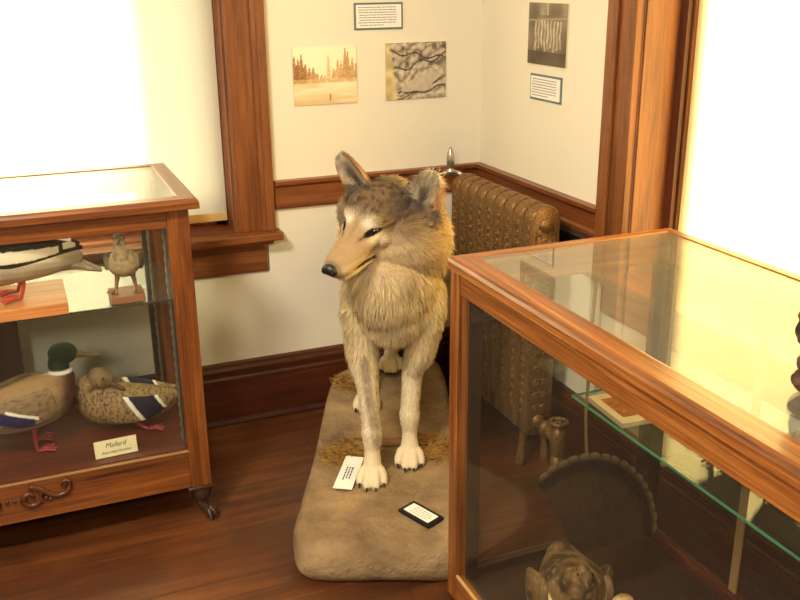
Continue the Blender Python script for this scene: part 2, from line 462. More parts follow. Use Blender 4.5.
# chair rail
railp = [(0, .838), (.016, .838), (.020, .846), (.020, .858), (.013, .866), (.013, .918), (.018, .924), (.030, .930), (.032, .944), (.0, .945)]
bm = B(); prism(bm, railp, (LW[1]+.146, 0, 0), (0, 0, 0), (0, -1, 0), m1=-1); struct(obj('trim_1', bm, RAILW['X'], base=(0, 0, 0)))
bm = B(); prism(bm, railp, (0, 0, 0), (0, RW[1]+.146, 0), (-1, 0, 0), m0=1); struct(obj('trim_2', bm, RAILW['Y'], base=(0, 0, 0)))
bm = B(); prism(bm, railp, (RX0, 0, 0), (LW[0]-.146, 0, 0), (0, -1, 0)); struct(obj('trim_3', bm, RAILW['X'], base=(0, 0, 0)))
basep = [(0, 0), (.034, 0), (.034, .008), (.029, .018), (.020, .022), (.020, .175), (.024, .180), (.024, .190), (.018, .197), (.018, .212), (.022, .216), (.022, .226), (.014, .236), (.012, .248), (.005, .254), (0, .254)]
bm = B(); prism(bm, basep, (RX0, 0, 0), (0, 0, 0), (0, -1, 0), m1=-1); struct(obj('baseboard_back', bm, BASE['X'], base=(0, 0, 0)))
bm = B(); prism(bm, basep, (0, 0, 0), (0, RY0, 0), (-1, 0, 0), m0=1); struct(obj('baseboard_right', bm, BASE['Y'], base=(0, 0, 0)))
bm = B(); prism(bm, basep, (RX0, 0, 0), (RX0, RY0, 0), (1, 0, 0)); struct(obj('baseboard_left', bm, BASE['Y'], base=(0, 0, 0)))

# small metal plate under the rail by the radiator
t = thing('wall_plate', (-.004, -.716, .748), 'dark wall plate with silver edge under the chair rail by the radiator', 'wall plate')
bm = B(); box(bm, -.012, -.0005, -.812, -.62, .748, .836, .003); obj('plate_border', bm, SILVER, t)
bm = B(); box(bm, -.016, -.010, -.798, -.634, .762, .822, .002); obj('plate_face', bm, BLACK, t)

# ------------------------------------------------------------------ PICTURES
def picture(name, horiz, a0, a1, z0, z1, fn, label, tilt=0):
    """print on a thin board; fn(u,v)->rgb(0..255)"""
    nu, nv = 96, 80; bm = B()
    d = .006
    def P(a, dd, z): return V((a, -dd, z)) if horiz == 'X' else V((-dd, -a, z))
    root = thing(name, P((a0+a1)/2, 0.001, z0), label, 'picture')
    b2 = B(); p, q = P(a0, .0005, z0), P(a1, d-.0006, z1)
    box(b2, min(p.x, q.x), max(p.x, q.x), min(p.y, q.y), max(p.y, q.y), z0, z1)
    obj('backing_board', b2, CREAMC, root)
    g = [[bm.verts.new(P(a0+(a1-a0)*i/nu, d, z0+(z1-z0)*j/nv)) for i in range(nu+1)] for j in range(nv+1)]
    for j in range(nv):
        for i in range(nu): bm.faces.new((g[j][i], g[j][i+1], g[j+1][i+1], g[j+1][i]))
    me = bpy.data.meshes.new(name); bm.verts.index_update(); bm.to_mesh(me); bm.free()
    uv = np.array([(i/nu, j/nv) for j in range(nv+1) for i in range(nu+1)])
    set_col(me, nlin(fn(uv[:, 0], uv[:, 1])))
    from_mesh('print', me, PRINT, root)
def n2(u, v, s, seed=0): return vnoise(np.stack([u, v*.8, np.zeros_like(u)+.37], 1), s, seed)
def tone(t, dark, mid, light):
    t = np.clip(t, 0, 1)[:, None]; d, m, l = (np.array(x, float) for x in (dark, mid, light))
    return np.where(t < .5, d+(m-d)*t*2, m+(l-m)*(t*2-1))
def forest(u, v):
    t = .96 - .10*n2(u, v, 3)
    ground = sst(.40, .37, v)
    t = t*(1-ground) + ground*(.68+.25*n2(u*.6, v*4, 6)-.25*sst(.2, .0, v)*n2(u, v, 5, 2))
    for k, (cx, h, w, dk) in enumerate([(.02, .86, .05, .25), (.08, .80, .05, .2), (.13, .88, .05, .2), (.19, .72, .05, .25), (.25, .66, .05, .3), (.31, .66, .05, .35), (.37, .55, .05, .45), (.44, .52, .05, .5), (.05, .70, .06, .15), (.16, .66, .06, .2), (.34, .56, .05, .4), (.49, .5, .05, .55), (.67, .6, .05, .5), (.79, .7, .05, .4), (.90, .66, .06, .4),
                                (.55, .86, .04, .62), (.63, .62, .05, .5), (.70, .78, .05, .5), (.75, .74, .04, .45), (.82, .97, .06, .42), (.86, .90, .05, .4), (.93, .80, .05, .45), (.99, .7, .05, .42)]):
        wid = (w*np.clip((h-v)/(h-.3), 0, 1)**.7*(.75+.5*((v*22+k*.37) % 1))+.003)
        m = (np.abs(u-cx) < wid)*(v > .38)*(v < h)
        t = np.where(m > 0, dk-.1+.3*n2(u, v, 60, k), t)
    t = np.where((v > .37) & (v < .45), t*.4+.6*(.45+.4*n2(u, v, 20, 9)), t)
    t = np.where((np.abs(u-.57) < .008) & (v > .06) & (v < .18), .25, t)
    return tone(t, (112, 70, 34), (206, 166, 110), (255, 246, 214))
def rocks(u, v):
    f1 = n2(u, v, 3, 1); f2 = n2(u, v, 9, 2); f3 = n2(u, v, 26, 3)
    w = u*.9-v*2.2+f1*1.5+f2*.35
    t = .35+.45*np.abs(np.sin(w*6))**.6+.45*(f3-.5)
    t = np.where((n2(u, v, 13, 5) > .62) & (v > .55), t*.55, t)
    d = ((u-.58)*.9+(v-.30)*.45)/.36; e = ((v-.30)-(u-.58)*.42)/.12
    fish = sst(1.15, .85, d*d+e*e); t = t*(1-fish)+(.80+.12*(f3-.5))*fish
    t = np.where((np.abs(d*d+e*e-1.25) < .22)*((v-.30) < (u-.58)*.42)*(f2 > .35), .15, t)
    for c0, sl, am in ((.62, .30, .05), (.78, -.15, .04), (.10, .25, .03)):
        t = np.where(np.abs((v-c0)-(u-.5)*sl-am*np.sin(u*15+c0*9)) < .014, .10, t)
    left = sst(.16, .10, u+.12*(v-.5)+.05*(f2-.5))
    c = tone(t, (52, 45, 38), (140, 126, 106), (228, 216, 190))
    return c*(1-left[:, None])+np.array((226, 204, 146.))*left[:, None]*(.75+.3*f2)[:, None]
def hanging(u, v):
    t = .32+.3*n2(u, v, 5, 4)
    for k in range(9):
        cx = .2+.08*k; m = (np.abs(u-cx-.01*np.sin(v*20+k)) < .022)*(v > .22+.1*((k*37) % 3)/3)*(v < .72)
        t = np.where(m > 0, .62+.35*n2(u, v, 18, k), t)
    t = np.where(np.abs(v-.74-.06*(u-.5)) < .012, .7, t); t = np.where(v > .8, t*.8+.35*n2(u, v, 7, 8), t)
    t = np.where((v > .8) & (np.abs(u-.5) < .02), .85, t); t = np.where(v < .22, t*.6, t)
    return tone(t, (50, 42, 34), (132, 116, 94), (224, 214, 190))
picture('photograph_print', 'X', -.763, -.520, 1.212, 1.418, forest, 'sepia photograph of conifers along a river bank, left of the two back wall pictures')
picture('photograph_print', 'X', -.404, -.157, 1.212, 1.420, rocks, 'grey photograph of layered folded rocks, nearer the corner on the back wall')
picture('photograph_print', 'Y', .362, .612, 1.362, 1.565, hanging, 'small dark photograph of a hanging row on the right wall')

def bars(bm, P, a0, a1, z0, z1, rows, h, fill=.9, seed=1, d=.0065):
    r = random.Random(seed)
    for k in range(rows):
        z = z1-(z1-z0)*(k+.5)/rows; x = a0+r.uniform(0, .04)*(a1-a0); end = a0+(a1-a0)*(fill if k < rows-1 else .6)
        while x < end:
            w = r.uniform(.02, .07)*(a1-a0)*1.6; x1 = min(end, x+w)
            p, q = P(x, d-.0002, z-h/2), P(x1, d+.0002, z+h/2)
            box(bm, min(p.x, q.x), max(p.x, q.x), min(p.y, q.y), max(p.y, q.y), z-h/2, z+h/2)
            x = x1+.012*(a1-a0)
def wall_label(horiz, a0, a1, z0, z1, label, rows, seed):
    def P(a, dd, z): return V((a, -dd, z)) if horiz == 'X' else V((-dd, -a, z))
    def bx(bm, a, b, d0, d1, y0, y1):
        p, q = P(a, d0, y0), P(b, d1, y1); box(bm, min(p.x, q.x), max(p.x, q.x), min(p.y, q.y), max(p.y, q.y), y0, y1)
    root = thing('caption_card', P((a0+a1)/2, .001, z0), label, 'label')
    b = B(); bx(b, a0, a1, .0005, .004, z0, z1); obj('mount', b, TEAL, root)
    e = .007; b = B(); bx(b, a0+e, a1-e, .004, .006, z0+e, z1-e); obj('paper', b, PAPER, root)
    b = B(); bars(b, P, a0+e*1.9, a1-e*1.5, z0+e*1.7, z1-e*1.7, rows, .0022, seed=seed); obj('printed_text', b, INK, root)
wall_label('X', -.524, -.333, 1.470, 1.565, 'wide caption card with teal border above the back wall pictures', 8, 3)
wall_label('Y', .385, .590, 1.240, 1.328, 'caption card with teal border below the picture on the right wall', 7, 5)

# ------------------------------------------------------------------ DISPLAY CASES
LIP = [(0, -.030), (0, -.012), (.06, -.004), (.16, 0), (.93, 0), (1.0, -.002), (1.0, -.008), (1.0, -.034), (.25, -.034)]
def case(root, x0, x1, y0, y1, z0, zt, wood_m, inset, pw, rail_t, rail_b, widths, frontlip=.012):
    """x0..y1 outer top outline; body inset inside it"""
    bx0, bx1, by0, by1 = x0+inset, x1-inset, y0+inset, y1-inset
    bm = B(); ring_frame(bm, x0, x1, y0, y1, *widths, LIP, zt); obj('top_frame', bm, [wood_m['X'], wood_m['Y']], root)
    zb = zt-.034
    corners = [(bx0, by0), (bx1-pw, by0), (bx0, by1-pw), (bx1-pw, by1-pw)]
    for cx, cy in corners:
        bm = B(); box(bm, cx, cx+pw, cy, cy+pw, z0, zb, .003); obj('post', bm, wood_m['Z'], root)
    th = .022
    def hr(name, a, b, c, d, e, f, ax):
        bm = B(); box(bm, a, b, c, d, e, f, .002); obj(name, bm, wood_m[ax], root)
    for (c, d) in ((by0+.004, by0+.004+th), (by1-.004-th, by1-.004)):
        hr('upper_rail', bx0+pw, bx1-pw, c, d, zb-rail_t, zb, 'X'); hr('lower_rail', bx0+pw, bx1-pw, c, d, z0, z0+rail_b, 'X')
    for (a, b) in ((bx0+.004, bx0+.004+th), (bx1-.004-th, bx1-.004)):
        hr('upper_rail', a, b, by0+pw, by1-pw, zb-rail_t, zb, 'Y'); hr('lower_rail', a, b, by0+pw, by1-pw, z0, z0+rail_b, 'Y')
    g = .004
    for (a, b, c, d) in ((bx0+pw-.004, bx1-pw+.004, by0+.013, by0+.013+g), (bx0+pw-.004, bx1-pw+.004, by1-.013-g, by1-.013),
                         (bx0+.013, bx0+.013+g, by0+pw-.004, by1-pw+.004), (bx1-.013-g, bx1-.013, by0+pw-.004, by1-pw+.004)):
        bm = B(); box(bm, a, b, c, d, z0+rail_b-.003, zb-rail_t+.003); obj('glass_pane', bm, GLASS, root)
    wL, wR, wF, wB = widths
    bm = B(); box(bm, x0+wL-.002, x1-wR+.002, y0+wF-.002, y1-wB+.002, zt-.007, zt-.0025); obj('glass_top', bm, TOPGLASS, root)
    return bx0, bx1, by0, by1, zb

# ---- left case
t = thing('display_case', (-1.87, -.37, 0), 'smaller oak glass case with carved scrolls and claw feet below the left window', 'display case')
LC = t
bx0, bx1, by0, by1, zb = case(t, -2.490, -1.254, -.690, -.085, .124, 1.06, LCASE, .028, .064, .052, .126, (.055, .055, .060, .045))
bm = B(); box(bm, bx0+.026, bx1-.026, by0+.026, by1-.026, .225, .252); obj('case_floor', bm, MAHO['X'], t)
bm = B(); box(bm, bx0+.06, bx1-.06, by0-.001, by0+.008, .250, .255, .001); obj('bead', bm, simple('worn_bead', (150, 112, 70), .45), t)
bm = B(); box(bm, -1.875, -1.795, by1-.045, by1-.004, .25, zb, .002); obj('mullion', bm, DARKW['Z'], t)
for xx in (bx0+.064, bx1-.064-.02):
    bm = B(); box(bm, xx, xx+.02, by1-.060, by1-.03, .25, zb-.05); obj('inner_stile', bm, DARKW['Z'], t)
bm = B(); box(bm, bx0+.03, bx1-.03, by1-.05, by1-.028, .25, .29); obj('back_bottom_rail', bm, DARKW['X'], t)
# shelf
bm = B(); box(bm, bx0+.03, bx1-.05, by0+.03, by1-.06, .744, .750); o = obj('glass_shelf', bm, SHELFGLASS, t); o['label'] = 'clear glass shelf'
bm = B(); box(bm, bx0+.03, bx1-.05, by0+.0285, by0+.030, .744, .750); obj('shelf_edge', bm, simple('dark_edge', (52, 58, 44), .3), t)
# slotted standards
for xx, yy in ((bx1-.073, by0+.045), (bx1-.073, by1-.115), (bx0+.060, by0+.045), (bx0+.060, by1-.115)):
    bm = B(); box(bm, xx, xx+.006, yy, yy+.026, .27, zb-.01, .001, 0)
    z = .30
    while z < zb-.03: box(bm, xx-.0008, xx+.0068, yy+.008, yy+.018, z, z+.016, 0, 1); z += .034
    obj('shelf_standard', bm, [STEELSTRIP, SLOT], t)
# feet
def clawfoot(bm, cx, cy, sx, sy, zt):
    box(bm, cx-.042, cx+.042, cy-.042, cy+.042, zt-.012, zt, .003)
    loft(bm, [(cx, cy, zt-.01, .040, .040), (cx+sx*.004, cy+sy*.004, zt-.035, .036, .036), (cx-sx*.004, cy-sy*.004, zt-.062, .022, .022), (cx+sx*.008, cy+sy*.008, zt-.088, .015, .015), (cx+sx*.02, cy+sy*.02, .012, .014, .012)], (1, 0, 0), 14, 4)
    for k in (-.55, 0, .55):
        a = math.atan2(sy, sx)+k; d = V((math.cos(a), math.sin(a), 0)); c = V((cx+sx*.012, cy+sy*.012, 0))
        tube(bm, [tuple(c+V((0, 0, .035))), tuple(c+d*.022+V((0, 0, .028))), tuple(c+d*.036+V((0, 0, .012))), tuple(c+d*.044+V((0, 0, .004)))], [.008, .009, .007, .003], 8, 3)
        ell(bm, c+d*.022+V((0, 0, .012)), (.011, .011, .011), seg=10)
for sx, cx in ((-1, bx0+.034), (1, bx1-.034)):
    for sy, cy in ((-1, by0+.036), (1, by1-.036)):
        bm = B(); clawfoot(bm, cx, cy, sx, sy, .124); o = obj('claw_foot', bm, simple('dark_carved_foot', (58, 38, 26), .35) if (sx, sy) == (-1, -1) else bpy.data.materials['dark_carved_foot'], t, smooth=True); o['label'] = 'dark carved claw foot'
# scroll carving on lower front rail, mirrored about the case centre
def spiral(bm, cx, cz, r, turns, start, s, y, rad):
    pts = []
    N = 26
    for i in range(N+1):
        q = i/N; a = start+s*turns*2*PI*q; rr = r*(1-q*.86)
        pts.append((cx+rr*math.cos(a), y, cz+rr*math.sin(a)))
    tube(bm, pts, [rad*(1-.35*i/N) for i in range(N+1)], 7, 2)
for m in (1, -1):
    X0 = (bx0+bx1)/2
    f = lambda x: X0+m*x
    bm = B(); y = by0-.002; s = m
    pts = []
    # big volute flowing into an S tail with a small counter volute
    N = 30
    for i in range(N+1):
        q = i/N; a = (PI/2 - 2*PI*1.35*(1-q)); rr = .006+.032*q
        pts.append((f(.054+rr*math.cos(a)), y, .200+rr*math.sin(a)*.95))
    pts += [(f(.074), y, .231), (f(.092), y, .217), (f(.112), y, .200), (f(.136), y, .192), (f(.158), y, .199), (f(.171), y, .217), (f(.166), y, .235), (f(.152), y, .236), (f(.146), y, .224), (f(.153), y, .217)]
    tube(bm, pts, [.004+.004*min(1, i/12) for i in range(len(pts)-6)]+[.0075, .007, .0065, .006, .005, .004], 8, 2)
    for kx, kz, rz in ((.098, .190, .010), (.110, .184, .008), (.088, .184, .008), (.010, .200, .007)):
        ell(bm, (f(kx), y, kz), (.006, .005, rz), seg=10)
    ell(bm, (f(.156), y, .226), (.005, .005, .005), seg=8)
    o = obj('scroll_carving', bm, bpy.data.materials.get('carving') or simple('carving', (84, 42, 22), .35), t, smooth=True)

# ---- right case
t = thing('display_case', (-.435, -1.9, 0), 'larger oak glass case at right with glass top beside the wolf base', 'display case')
RX = (-.768, -.096, -2.56, -1.322)
bx0, bx1, by0, by1, zb = case(t, *RX, .02, 1.0, OAK, .006, .048, .052, .075, (.066, .034, .05, .034))
bm = B(); box(bm, bx0+.026, bx1-.026, by0+.026, by1-.026, .062, .084); obj('case_floor', bm, DARKW['Y'], t)
bm = B(); box(bm, bx0+.002, bx0+.010, by0+.05, by1-.048, .094, .101, .001); obj('bead', bm, BEAD, t)
bm = B(); box(bm, bx1-.034, bx1-.022, by0+.05, by1-.048, .094, .106, .001); obj('bead', bm, BEAD, t)
bm = B(); box(bm, bx0+.030, bx0+.062, by1-.062, by1-.03, .09, zb-.05); obj('inner_stile', bm, DARKW['Z'], t)
bm = B(); box(bm, bx1-.07, bx1-.03, by1-.09, by1-.03, .09, zb-.05); obj('inner_stile', bm, DARKW['Z'], t)
bm = B(); box(bm, bx0+.05, bx1-.03, by1-.052, by1-.028, .084, .112, .002); obj('back_bottom_rail', bm, DARKW['X'], t)
bm = B(); box(bm, bx1-.052, bx1-.03, by0+.05, by1-.05, .084, .118, .003); obj('side_bottom_rail', bm, BASE['Y'], t)
sx0, sx1, sy0, sy1, sz = -.417, bx1-.03, by0+.03, by1-.045, .580
bm = B(); box(bm, sx0+.0012, sx1, sy0, sy1-.0012, sz-.007, sz); o = obj('glass_shelf', bm, SHELFGLASS, t)
bm = B(); box(bm, sx0, sx0+.0012, sy0, sy1, sz-.007, sz); box(bm, sx0, sx1, sy1-.0012, sy1, sz-.007, sz); o = obj('shelf_edge', bm, GREENEDGE, t); o['label'] = 'green glass edge'
simple('tan_strip', (150, 120, 78), .5)
for q in (-1.76, -2.3):
    bm = B(); box(bm, bx1-.036, bx1-.030, q, q+.025, .12, zb-.05, .001); obj('shelf_standard', bm, bpy.data.materials['tan_strip'], t)
for y in (-1.75, -2.29):
    bm = B(); box(bm, sx0+.01, bx1-.030, y-.006, y+.006, sz-.026, sz-.0075, .001); obj('shelf_bracket', bm, bpy.data.materials['tan_strip'], t)

# ------------------------------------------------------------------ RADIATOR
def make_section():
    """one cast iron loop, local: x across (depth), y thickness, z height"""
    bm = B(); hw, ht = .056, .0265
    z0, z1 = .11, .945
    out = []
    for k in range(17):
        a = PI*k/16; out.append((math.cos(a)*hw, z1-.046+math.sin(a)*.046))
    for k in range(9):
        a = PI+PI*k/8; out.append((math.cos(a)*hw, z0+.04+math.sin(a)*.04))
    # rounded slab: cross rings in y
    rings = []
    for yy, sc in ((-ht, .88), (-ht*.86, .96), (-ht*.5, 1.0), (ht*.5, 1.0), (ht*.86, .96), (ht, .88)):
        d = hw*(1-sc)
        ring = []
        for x, z in out:
            ln = math.hypot(x, 1e-9)
            zz = z-(d if z > z1-.05 else -d if z < z0+.05 else 0)*(abs(z-(z1-.046 if z > .5 else z0+.04))/.046)
            ring.append(bm.verts.new((x*sc, yy, zz)))
        rings.append(ring)
    n = len(out)
    for A, Bq in zip(rings, rings[1:]):
        for k in range(n): bm.faces.new((A[k], A[(k+1) % n], Bq[(k+1) % n], Bq[k]))
    bm.faces.new(rings[0]); bm.faces.new(rings[-1])
    # cast relief: scrolls up both narrow edges
    for sgn in (-1, 1):
        x = sgn*(hw+.0005); z = .20
        k = 0
        while z < .88:
            pts = []
            s = 1 if k % 2 else -1
            for i in range(13):
                q = i/12; a = PI/2*s+s*q*2.3*PI; rr = .014*(1-.75*q)
                pts.append((x, rr*math.cos(a)*1.1, z+.012+rr*math.sin(a)))
            tube(bm, pts, .0036, 5, 1); k += 1; z += .033
    # relief on the broad faces: a shield outline and curls
    for sgn in (-1, 1):
        y = sgn*(ht+.001)
        sh = [(0, .90), (.022, .893), (.034, .87), (.036, .83), (.030, .79), (.014, .765), (0, .755)]
        pts = [(x, y, z) for x, z in sh]+[(-x, y, z) for x, z in sh[::-1][1:]]
        tube(bm, pts, .0045, 6, 2)
        r = random.Random(4)
        for zc in [.875, .845, .815, .785]+[.72-.05*i for i in range(11)]:
            for s in (-1, 1):
                pts = []
                for i in range(12):
                    q = i/11; a = q*2.2*PI; rr = .012*(1-.7*q); pts.append((s*(.014+rr*math.cos(a)), y, zc+rr*math.sin(a)))
                tube(bm, pts, .0034, 5, 1)
            ell(bm, (0, y, zc+.012), (.004, .003, .007), seg=8)
    # hubs joining neighbours
    for zc in (.17, .88):
        lathe(bm, [(.024, -.036), (.024, .036)], (0, 0, zc), 'Y', 14)
    me = bpy.data.meshes.new('radiator_section'); bmesh.ops.recalc_face_normals(bm, faces=bm.faces); bm.to_mesh(me); bm.free()
    me.polygons.foreach_set('use_smooth', [True]*len(me.polygons)); me.materials.append(GOLD); return me
t = thing('radiator', (-.150, -.47, 0), 'ornate bronze painted cast iron radiator standing along the right wall', 'radiator')
me = make_section(); NS = 9; ry0, ry1 = -.745, -.19
sec0 = bpy.data.objects.new('radiator_section', me); link(sec0); sec0.parent = t; sec0.location = (0, ry0+.47, 0)
for i in range(1, NS):
    c = sec0.copy(); link(c); c.parent = t; c.location = (0, ry0+.47+(ry1-ry0)*i/(NS-1), 0)
for y in (ry0, ry1):
    for s in (-1, 1):
        bm = B(); tube(bm, [(-.150+s*.035, y, .16), (-.150+s*.045, y, .07), (-.150+s*.052, y, .0)], [.018, .013, .02], 10, 4); obj('foot', bm, GOLD, t, smooth=True)
bm = B(); tube(bm, [(-.150, -.80, .17), (-.150, -.86, .165), (-.150, -.90, .15)], .020, 12, 3)
lathe(bm, [(.026, -.012), (.03, 0), (.026, .012)], (-.150, -.83, .17), 'Y', 12)
lathe(bm, [(.02, .10), (.026, .11), (.026, .19), (.02, .2), (.012, .205), (.012, .22)], (-.150, -.905, 0), 'Z', 14)
lathe(bm, [(.022, .0), (.022, .11)], (-.150, -.905, 0), 'Z', 12)
obj('inlet_pipe', bm, GOLD, t, smooth=True)
bm = B()
pts = [(-.150+.028*math.cos(a), -.905+.028*math.sin(a), .228) for a in [2*PI*k/16 for k in range(17)]]
tube(bm, pts, .007, 8, 1); 
for a in (0, PI/2): tube(bm, [(-.150-.026*math.cos(a), -.905-.026*math.sin(a), .228), (-.150+.026*math.cos(a), -.905+.026*math.sin(a), .228)], .005, 6, 1)
obj('valve_wheel', bm, GOLD, t, smooth=True)
bm = B(); lathe(bm, [(.014, .935), (.018, .945), (.017, .953), (.008, .960), (.0145, .966), (.0155, .985), (.0150, 1.0), (.013, 1.015), (.0095, 1.028), (.005, 1.037), (.002, 1.042)], (-.195, -.135, 0), 'Z', 16)
tube(bm, [(-.15, -.15, .93), (-.165, -.135, .94), (-.20, -.135, .942), (-.222, -.135, .942)], [.009, .009, .009, .008], 8, 3)
obj('air_vent', bm, SILVER, t, smooth=True)['label'] = 'silver bullet shaped air vent'
bm = B(); tube(bm, [(-.035, -.93, .0), (-.058, -.93, .23), (-.055, -.925, .35), (-.062, -.93, .50), (-.05, -.92, .60), (-.045, -.92, .74)], .006, 8, 4)
o = obj('cable', bm, simple('tan_cable', (150, 122, 74), .6), smooth=True); props(o, 'thin tan cable hanging beside the radiator valve at the right wall', 'cable')

# ------------------------------------------------------------------ ROCK BASE
FL, FR, BR, BL = V((-1.165, -1.105, 0)), V((-.655, -1.318, 0)), V((-.210, -.115, 0)), V((-.670, -.045, 0))
def quad(u, v):  # u 0..1 across, v 0..1 front to back
    return (FL*(1-u)+FR*u)*(1-v)+(BL*(1-u)+BR*u)*v
def rock():
    bm = B(); seg = 120; prof = [(.965, 0), (.985, .12), (1.0, .30), (1.0, .50), (.99, .70), (.972, .86), (.945, .96), (.90, 1.0)]+[(.90*(1-k/22), 1.0) for k in range(1, 22)]
    rings = []
    for s, hz in prof:
        ring = []
        for k in range(seg):
            a = 2*PI*k/seg; c, sn = math.cos(a), math.sin(a); e = 2/7.5
            u = abs(c)**e*(1 if c > 0 else -1)*s; v = abs(sn)**e*(1 if sn > 0 else -1)*s
            p = quad(.5+u*.5, .5+v*.5); vv = .5+v*.5
            H = .125+.065*sst(.35, .95, np.array(vv))
            wob = noise.noise(p*3.1)*.016+noise.noise(p*9)*.010
            dirv = (p-quad(.5, .5)).normalized()
            if hz < .9: p = p+dirv*(wob+noise.noise(V((p.x*5, p.y*5, hz*2)))*.008)
            z = hz*(float(H)+noise.noise(p*4+V((3, 1, 2)))*.012+noise.noise(p*14)*.004)
            ring.append(bm.verts.new((p.x, p.y, z)))
        rings.append(ring)
    for A, Bq in zip(rings, rings[1:]):
        for k in range(seg): bm.faces.new((A[k], A[(k+1) % seg], Bq[(k+1) % seg], Bq[k]))
    c = bm.verts.new(sum((v.co for v in rings[-1]), V())/seg)
    for k in range(seg): bm.faces.new((rings[-1][k], rings[-1][(k+1) % seg], c))
    bm.faces.new(rings[0])
    return bm
bm = rock(); bmesh.ops.recalc_face_normals(bm, faces=bm.faces); ROCKTREE = BVHTree.FromBMesh(bm)
def rz(x, y):
    h = ROCKTREE.ray_cast(V((x, y, 1)), V((0, 0, -1))); return h[0].z if h[0] else 0
RT = thing('artificial_rock', (-.69, -.66, 0), 'long sandy artificial rock slab on the floor carrying the wolf', 'display base')
obj('rock_slab', bm, ROCKM, RT, smooth=True)
def blades_mesh(name, P, D, L, Wd, N, C, tipC, curl, mat, parent, nrm_soft=True):
    """thin tapering blades: roots P, directions D, surface normals N"""
    n = len(P); side = np.cross(D, N + rng.normal(0, .5, (n, 3))); side /= np.linalg.norm(side, axis=1)[:, None]+1e-9
    h = Wd[:, None]*side*.5
    mid = P + D*L[:, None]*.5; tip = P + D*L[:, None] + curl*L[:, None]
    mid = mid + curl*L[:, None]*.25
    v = np.stack([P-h, P+h, mid+h*.8, mid-h*.8, tip], 1).reshape(-1, 3)
    col = np.stack([C, C, C*.5+tipC*.5, C*.5+tipC*.5, tipC], 1).reshape(-1, 3)
    me = bpy.data.meshes.new(name); me.vertices.add(n*5); me.vertices.foreach_set('co', v.ravel())
    b = np.arange(n)*5
    loops = np.stack([b, b+1, b+2, b+3, b+3, b+2, b+4], 1).ravel()
    me.loops.add(n*7); me.loops.foreach_set('vertex_index', loops.astype(np.int32))
    st = np.stack([np.arange(n)*7, np.arange(n)*7+4], 1).ravel()
    me.polygons.add(n*2); me.polygons.foreach_set('loop_start', st.astype(np.int32))
    me.update(calc_edges=True); me.polygons.foreach_set('use_smooth', np.ones(n*2, bool))
    set_col(me, col)
    if nrm_soft:
        vn = np.repeat(N, 5, axis=0); me.normals_split_custom_set_from_vertices(vn.tolist())
    return from_mesh(name, me, mat, parent)
for (cx, cy, ra, rb, ang, n) in ((-.790, -.655, .115, .072, .25, 4800), (-.545, -.74, .115, .085, -.5, 4200), (-.655, -.235, .050, .085, .3, 1500)):
    r = np.sqrt(rng.random(n))*(1+.12*rng.normal(size=n)); th = rng.random(n)*2*PI
    x = ra*r*np.cos(th); y = rb*r*np.sin(th)
    X = cx+x*math.cos(ang)-y*math.sin(ang); Y = cy+x*math.sin(ang)+y*math.cos(ang)
    Z = np.array([rz(a, b) for a, b in zip(X, Y)])
    ok = Z > .112; X, Y, Z, r = X[ok], Y[ok], Z[ok], r[ok]; n = len(X)
    P = np.stack([X, Y, Z+rng.random(n)*.012*(1-np.clip(r, 0, 1))], 1)
    a = rng.random(n)*2*PI; D = np.stack([np.cos(a), np.sin(a), rng.random(n)*.45-.05], 1)
    cc = nlin((186, 142, 74))*(.45+.9*rng.random(n))[:, None]
    N = np.tile([0, 0, 1.], (n, 1))+rng.normal(0, .35, (n, 3)); N /= np.linalg.norm(N, axis=1)[:, None]
    o = blades_mesh('straw_patch', P, D, .010+.022*rng.random(n), .0022+.001*rng.random(n), N, cc*.8, cc, np.zeros((n, 3)), STRAWM, RT)
    o['label'] = 'dried straw coloured grass patch'; o['kind'] = 'stuff'
# a half-buried twig between the paws
bm = B(); zz = rz(-.70, -.66)
tube(bm, [(-.77, -.62, rz(-.77, -.62)+.002), (-.71, -.655, zz+.012), (-.65, -.68, zz+.012), (-.60, -.655, rz(-.6, -.655)+.004)], [.008, .016, .014, .006], 10, 5)
obj('embedded_stone', bm, simple('brown_stone', (140, 104, 70), .85, bumps=(40, .5)), RT, smooth=True)

# cards on the rock
def flat_card(name, pts, thick, label, cat, border=None, rows=3, seed=2, lift=.002, textw=.6):
    """four corners (x,y) on the rock, ordered"""
    z = [rz(*p)+lift for p in pts]; z0 = max(z)
    c = [V((p[0], p[1], q)) for p, q in zip(pts, z)]
    cen = sum(c, V())/4; e1 = (c[1]-c[0]+c[2]-c[3]).normalized(); e2 = (c[3]-c[0]+c[2]-c[1]); e2 = (e2-e1*e2.dot(e1)).normalized()
    w = ((c[1]-c[0]).length+(c[2]-c[3]).length)/2; h = ((c[3]-c[0]).length+(c[2]-c[1]).length)/2; n = e1.cross(e2)
    if n.z < 0: n = -n
    M = Matrix.Translation(cen+n*.004) @ Matrix((( e1.x, e2.x, n.x), (e1.y, e2.y, n.y), (e1.z, e2.z, n.z))).to_4x4()
    return M, w, h
PAWX = None
M, w, h = flat_card('c', [(-.828, -.690), (-.776, -.722), (-.894, -.882), (-.946, -.850)], .002, '', '')
t = thing('name_card', tuple(M.translation-V((0, 0, .004))), 'plain white paper card with dark print lying beside the wolf paw on the rock', 'card')
